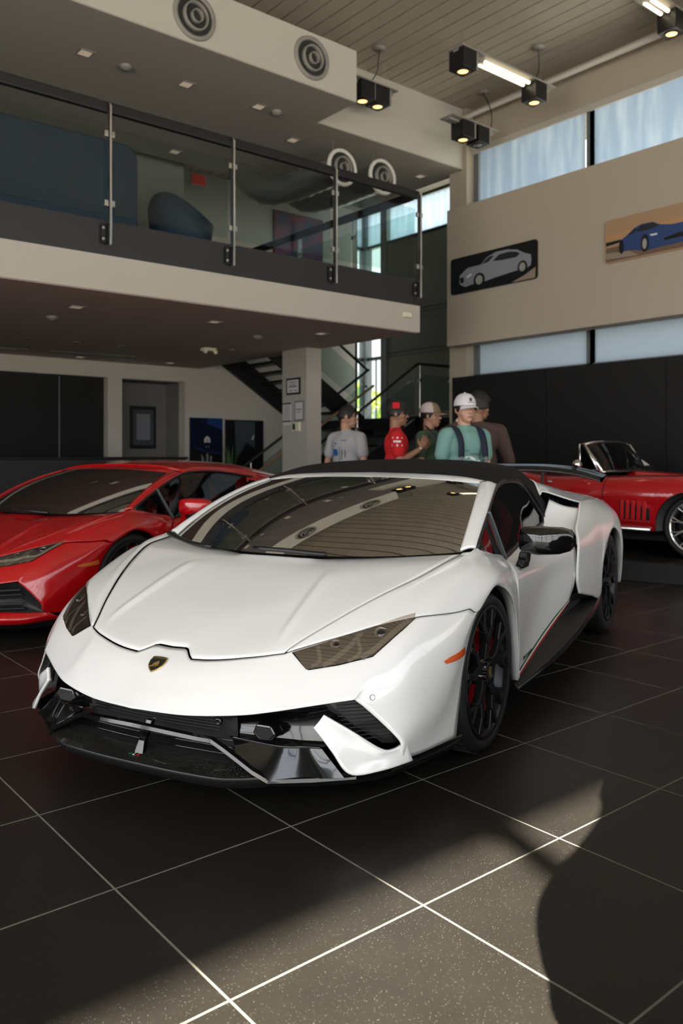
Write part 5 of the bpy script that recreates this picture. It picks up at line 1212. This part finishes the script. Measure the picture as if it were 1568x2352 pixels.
def person(label, loc, heading, h, skin, shirt, trousers, arms, head_yaw=0, hair='short', cap=None, long_sleeve=False, shoes='shoe_white', big=1.):
    t = thing('person', label, 'person', (loc[0], loc[1], 0), R(heading)); sc = h/1.75; t.scale = (sc, sc, sc)
    HY = Matrix.Rotation(R(head_yaw), 4, 'Z'); NK = Vector((0,0,1.50)); hd = lambda p: NK + HY @ Vector(p)
    b = MB()
    # head, face, neck
    b.sph(hd((.012,0,.150)), (.098,.078,.112), 28, 20); b.sph(hd((.050,0,.085)), (.055,.058,.070), 24, 16); cap_(b, hd((.068,0,.038)), hd((.082,0,.040)), .026, .022)
    cap_(b, (-.008,0,1.40), hd((-.012,0,.06)), .060, .056, 18)
    cap_(b, hd((.100,0,.135)), hd((.120,0,.108)), .010, .015); b.sph(hd((.112,.012,.104)), .0105, 10, 8); b.sph(hd((.112,-.012,.104)), .0105, 10, 8)
    for s in (1, -1):
        cap_(b, hd((.090,.012*s,.162)), hd((.076,.048*s,.160)), .012, .010)                 # brow
        cap_(b, hd((.074,.046*s,.118)), hd((.060,.056*s,.100)), .016, .014)                 # cheek
        b.sph(hd((-.006,.081*s,.130)), (.019,.010,.032), 14, 10)                             # ear
    cap_(b, hd((.104,-.016,.070)), hd((.104,.016,.070)), .0085, .0085)
    # trunk and legs under the clothes
    b.sph((0,0,1.30), (.10*big,.15*big,.16), 24, 16); b.sph((0,0,1.08), (.095*big,.135*big,.17), 24, 16); b.sph((0,0,.95), (.105,.15,.12), 24, 16)
    for s in (1, -1):
        cap_(b, (0,.085*s,.93), (.015,.095*s,.51), .082, .054); cap_(b, (.015,.095*s,.51), (-.015,.10*s,.10), .054, .038); cap_(b, (-.01,.10*s,.055), (.10,.11*s,.035), .036, .03)
        cap_(b, (0,.08*s,1.43), (0,.17*s*big,1.405), .055, .058)
        sh = Vector((0,.185*s*big,1.395)); e, w, d, n = [Vector(q) for q in arms[0 if s > 0 else 1]]
        cap_(b, sh, e, .050, .039); cap_(b, e, w, .040, .025); hand(b, w, d, n, .6, s)
    fuse(b, 'body', skin, t, .0062, 3)
    for s in (1, -1):
        e = MB().sph(hd((.0855,.031*s,.138)), (.013,.014,.009), 14, 10).build('eye', 'eye_white', t); MB().sph(hd((.0965,.031*s,.138)), (.004,.006,.006), 10, 8).build('iris', 'hair_black', e)
        MB().tube([hd((.100,.014*s,.160)), hd((.099,.032*s,.166)), hd((.086,.050*s,.160))], [.004,.005,.003], 6).build('eyebrow', 'hair_black', t)
    MB().sph(hd((.112,0,.073)), (.006,.020,.0045), 12, 8).sph(hd((.111,0,.063)), (.006,.018,.005), 12, 8).build('lips', 'lip', t)
    # shirt, trousers, shoes
    c = MB(); c.sph((0,0,1.31), (.128*big,.178*big,.165), 24, 16); c.sph((0,0,1.12), (.128*big,.165*big,.20), 24, 16); c.sph((0,0,.98), (.132*big,.172*big,.15), 24, 16); cap_(c, (-.005,0,1.38), (-.008,0,1.455), .085, .070, 20)
    for s in (1, -1):
        cap_(c, (0,.07*s,1.425), (0,.175*s*big,1.400), .066, .072); sh = Vector((0,.185*s*big,1.395)); e, w, d, n = [Vector(q) for q in arms[0 if s > 0 else 1]]
        if long_sleeve: cap_(c, sh, e, .073, .060); cap_(c, e, w.lerp(e,.08), .060, .043)
        else: cap_(c, sh, sh.lerp(e,.62), .072, .070)
    st = fuse(c, 'shirt' if not long_sleeve else 'hoodie', shirt, t, .011, 6)
    c = MB(); c.sph((0,0,.93), (.128,.168,.12), 24, 16)
    for s in (1, -1): cap_(c, (0,.085*s,.90), (.015,.097*s,.50), .100, .074); cap_(c, (.015,.097*s,.50), (-.015,.102*s,.12), .074, .062)
    fuse(c, 'trousers', trousers, t, .012, 4)
    for s in (1, -1):
        c = MB(); cap_(c, (-.045,.10*s,.045), (.13,.115*s,.036), .043, .036); c.box((-.085,.06*s if s > 0 else -.148,.0),(.165,.148 if s > 0 else -.06,.025)); fuse(c, 'shoe', shoes, t, .008, 3)
    # hair and cap
    g = []
    rn = random.Random(int(h*1000)); fl = {'short': .012, 'curly': .030}[hair]
    for i in range(17):
        row = []
        for k in range(36):
            az = 2*PI*k/36; fr = max(0., math.cos(az)); bk = max(0., -math.cos(az)); sd = abs(math.sin(az))
            end = R(72)*fr + R(118)*sd*(1-fr) + R(128)*bk if fr > .25 else R(112)*sd*(1-bk) + R(128)*bk
            ph = i/16*max(end, R(55)); k2 = fl + (rn.uniform(-.008,.008) if hair == 'curly' else rn.uniform(-.002,.002))
            if i == 16: k2 = .001
            row.append(hd(((.098+k2)*math.sin(ph)*math.cos(az)+.008, (.078+k2)*math.sin(ph)*math.sin(az), .150+(.112+k2)*math.cos(ph))))
        g.append(row)
    MB().grid(g, closed=True).build('hair', 'hair_black', t)
    if cap:
        front, back = cap; q = bpy.data.objects.new('cap', None); COL.objects.link(q); q.parent = t
        def dome(a0, a1, m, nm):
            g = []
            for i in range(13):
                ph = R(94)*i/12; row = []
                for k in range(25):
                    az = lerp(a0, a1, k/24); row.append(hd((.116*math.sin(ph)**.8*math.cos(az)+.004, .094*math.sin(ph)**.8*math.sin(az), .176+.108*max(math.cos(ph),-.1)**1 if math.cos(ph) > 0 else .176+.108*math.cos(ph))))
                g.append(row)
            MB().grid(g).build(nm, m, q)
        dome(R(-62), R(62), front, 'cap_front'); dome(R(62), R(298), back, 'cap_back')
        g = []
        for i in range(6):
            f_ = i/5; row = []
            for k in range(17):
                az = lerp(R(-58), R(58), k/16); rad = 1+f_*.72*math.cos(az*1.35)**.6 if math.cos(az*1.35) > 0 else 1; row.append(hd((.116*math.cos(az)*rad+.004, .094*math.sin(az)*(1+f_*.12), .172-.022*f_-.014*(math.sin(az)**2)*(1+f_))))
            g.append(row)
        MB().grid(g).build('cap_brim', front if front != 'cap_pink' else back, q, solid=.005); MB().sph(hd((.004,0,.285)), .009, 10, 6).build('cap_button', front, q)
    return t, st, hd
def decal(st, par, name, m, axis, pts, off=.003):
    # flat print pressed onto the shirt: points (a, b) = sideways and height, cast along axis
    me = st.data; bv = BVHTree.FromPolygons([v.co for v in me.vertices], [tuple(p.vertices) for p in me.polygons]); ax = Vector(axis).normalized(); sd = Vector((0,0,1)).cross(ax).normalized()
    mb = MB()
    for poly in pts:
        c = [sum(q[0] for q in poly)/len(poly), sum(q[1] for q in poly)/len(poly)]; vs = []
        for a, b in [tuple(c)] + list(poly):
            o = sd*a + Vector((0,0,b)) - ax*1.0; h = bv.ray_cast(o, ax); vs.append((h[0] if h[0] else o+ax*.86) - ax*off)
        n = len(poly); mb.add(vs, [(0, i+1, (i+1) % n+1) for i in range(n)])
    return mb.build(name, m, par, fix=False)
def rect(a0, a1, b0, b1): return [(a0,b0),((a0+a1)/2,b0),(a1,b0),(a1,b1),((a0+a1)/2,b1),(a0,b1)]
DOWN = lambda s, o=.04: ((-.02,(.235+o)*s,1.13),(.03,(.255+o)*s,.89),(.12,.0,-1),(0,-1*s,0))
# 1 grey tee, seen from behind
t, st, hd = person('person in a grey printed tee and glasses, back turned, next to the column', (5.60,6.19), 8, 1.765, 'skin_tan', 'tee_grey', 'denim', (DOWN(1), DOWN(-1)), -42, big=1.10)
decal(st, t, 'shirt_print', 'tee_print_blue', (1,.0,0), [rect(.02,.11,1.20,1.275), rect(.03,.07,1.33,1.345), rect(.0,.06,.98,1.03)])
decal(st, t, 'shirt_print', 'tee_ink', (1,0,0), [rect(-.05,-.042,1.15,1.38), rect(-.085,-.078,1.18,1.36), rect(-.10,-.03,1.37,1.377), rect(-.12,.0,1.13,1.136), rect(-.02,-.014,1.02,1.30), rect(.05,.11,1.305,1.311), rect(.04,.12,1.14,1.145), rect(-.09,-.03,1.05,1.056), rect(-.10,-.094,.98,1.10)])
for s in (1,-1): MB().tube([hd((.098,.010*s,.142)), hd((.098,.034*s,.150)), hd((.094,.052*s,.140)), hd((.096,.034*s,.122)), hd((.100,.012*s,.128)), hd((.098,.010*s,.142))], .0035, 6).tube([hd((.094,.052*s,.144)), hd((.0,.083*s,.146))], .003, 6).build('glasses', 'hair_black', t)
# 2 red tee with phone
AR = ((.03,-.235,1.14),(.24,-.17,1.27),(.45,.25,.85),(0,.9,.2)); AL = ((.05,.24,1.15),(.25,.10,1.25),(.6,-.35,.65),(.1,-.9,.2))
t, st, hd = person('person in a red tee and black cap holding up a phone', (5.545,5.31), -42, 1.765, 'skin_brown', 'tee_red', 'trousers_black', (AL, AR), 0, cap=('cap_black','cap_black'), shoes='shoe_black')
decal(st, t, 'sleeve_lettering', 'tee_white', (0,1,0), [rect(-.055,.045,1.375,1.392), rect(-.04,.035,1.335,1.356), rect(-.055,.05,1.295,1.318)])
decal(st, t, 'shirt_stripe', 'tee_yellow', (0,1,0), [rect(.075,.088,.92,1.10)]); decal(st, t, 'shirt_stripe', 'tee_yellow', (.75,.6,0), [rect(.05,.085,1.37,1.43)])
MB().prism([hd((.03,-.094,.19)),hd((-.04,-.094,.19)),hd((-.04,-.075,.25)),hd((.03,-.075,.25))], (0,-.012,0)).build('cap_patch', 'tee_red', t)
MB().tube([(.235,-.205,1.285),(.26,-.19,1.262),(.262,-.145,1.25),(.235,-.14,1.27),(.225,-.175,1.29),(.235,-.205,1.285)], .008, 6).build('wristwatch', 'steel', t)
o = MB().box((-.04,-.005,-.08),(.04,.005,.08)).build('phone', 'satin_black', bevel=.004)
o.matrix_world = Matrix.Translation((5.545,5.31,0)) @ Matrix.Rotation(R(-42),4,'Z') @ Matrix.Translation((.375,-.075,1.42)) @ Matrix.Rotation(R(75),4,'Z') @ Matrix.Rotation(R(-38),4,'X'); tag(o, 'black phone held up by the person in the red tee', 'phone')
# 3 green tee with camera strap
AR = ((.02,-.25,1.13),(.20,-.10,1.05),(.55,.80,-.1),(.3,.3,.9)); AL = ((.06,.24,1.13),(.22,.12,1.04),(.5,-.8,0),(.3,-.2,.9))
t, st, hd = person('person in a green tee and tan trucker cap with a camera on a strap', (6.03,5.30), -72, 1.76, 'skin_tan', 'tee_green', 'trousers_tan', (AL, AR), 15, cap=('cap_tan','cap_pink'))
decal(st, t, 'shirt_print', 'print_yellow', (-1,0,0), [[(.085*math.cos(a), 1.285+.042*math.sin(a)) for a in [2*PI*k/16 for k in range(16)]]])
decal(st, t, 'shirt_lettering', 'tee_ink', (-1,0,0), [rect(-.05,.05,1.279,1.291)], .005)
CAMX = (.30,.0,1.03)
o = thing('camera', 'black camera held at the waist by the person in the green tee', 'camera', (0,0,0)); o.matrix_world = Matrix.Translation((6.03,5.30,0)) @ Matrix.Rotation(R(-72),4,'Z') @ Matrix.Translation((.325,.01,1.04))
MB().box((-.03,-.065,-.045),(.03,.065,.045)).build('camera_body', 'satin_black', o, bevel=.01); MB().cyl((.02,0,-.005),(.10,0,-.005),.034,20).build('lens', 'satin_black', o)
for s in (1,-1): MB().tube(curve([(-.06,.02*s,1.535),(.02,.085*s,1.50),(.125,.095*s,1.40),(.150,.085*s,1.22),(.24,.05*s,1.09)], 18), .009, 6).build('camera_strap', 'satin_black', t)
for s in (1,-1): MB().tube([hd((.102,.010*s,.142)), hd((.100,.034*s,.152)), hd((.094,.052*s,.140)), hd((.098,.034*s,.122)), hd((.102,.012*s,.128)), hd((.102,.010*s,.142))], .0018, 6).build('glasses', 'steel', t)
# 4 teal tee, white cap, backpack straps
t, st, hd = person('person in a teal tee and white cap with navy backpack straps, nearest of the group', (5.16,4.01), -106, 1.74, 'skin_light', 'tee_teal', 'denim', (DOWN(1,.01), DOWN(-1,.01)), -4, cap=('cap_white','cap_white'), big=1.06)
decal(st, t, 'shirt_print', 'tee_white', (-1,0,0), [[(-.085,1.165),(-.03,1.175),(.03,1.195),(.065,1.20),(.06,1.215),(.0,1.212),(-.03,1.195),(-.09,1.178)]])
decal(st, t, 'shirt_print', 'tee_print_cyan', (-1,0,0), [rect(-.09,.085,1.147,1.163), rect(-.01,.055,1.125,1.147)]); decal(st, t, 'shirt_print', 'tee_ink', (-1,0,0), [rect(-.11,.0,1.225,1.231), rect(-.06,.02,1.238,1.243), rect(.03,.10,1.262,1.268), rect(-.09,-.02,1.118,1.123), rect(.05,.10,1.118,1.123), rect(-.12,-.08,1.205,1.21)])
decal(st, t, 'chest_mark', 'tee_ink', (-1,0,0), [rect(-.004,.004,1.30,1.302)])  # tiny dark ink mark at mid-chest
MB().prism([hd((.114,-.012,.205)),hd((.114,.012,.205)),hd((.108,.012,.235)),hd((.108,-.012,.235))], (.006,0,.0)).build('cap_emblem', 'tee_ink', t); MB().prism([hd((.1165,-.032,.193)),hd((.1165,.032,.193)),hd((.116,.032,.198)),hd((.116,-.032,.198))], (.004,0,0)).build('cap_lettering', 'tee_ink', t)
bp_ = thing('backpack', 'navy backpack worn by the person in the teal tee', 'backpack', (0,0,0)); bp_.matrix_world = Matrix.Translation((5.16,4.01,0)) @ Matrix.Rotation(R(-106),4,'Z')
MB().box((-.30,-.15,.98),(-.135,.15,1.42)).build('pack', 'strap_navy', bp_, bevel=.06, seg=4)
for s in (1,-1):
    p = curve([(-.15,.105*s,1.42),(-.03,.118*s,1.482),(.075,.122*s,1.44),(.138,.120*s,1.33),(.150,.125*s,1.20)], 16); g = [[q+Vector((0,-.030,0)), q+Vector((.006,0,.004)), q+Vector((0,.030,0))] for q in p]
    MB().grid(g).build('shoulder_strap', 'strap_navy', bp_, solid=.010); p = curve([(.150,.125*s,1.21),(.150,.130*s,1.08),(.10,.165*s,1.0)], 10); MB().grid([[q+Vector((.003,-.014,0)), q+Vector((.006,.014,0))] for q in p]).build('strap_webbing', 'strap_grey', bp_, solid=.005)
# 5 brown hoodie behind
AL = ((-.06,.31,1.38),(-.02,.13,1.50),(.1,-.5,.75),(.9,-.2,0)); AR = DOWN(-1,.06)
t, st, hd = person('person in a brown hoodie with curly dark hair, standing behind the teal tee', (5.90,4.50), 35, 1.82, 'skin_brown', 'hoodie_brown', 'trousers_black', (AL, AR), -45, hair='curly', long_sleeve=True, big=1.12, shoes='shoe_black')
MB().sph((-.03,.165,1.485), (.045,.05,.05), 16, 10).build('cuff_lining', 'fleece', t)
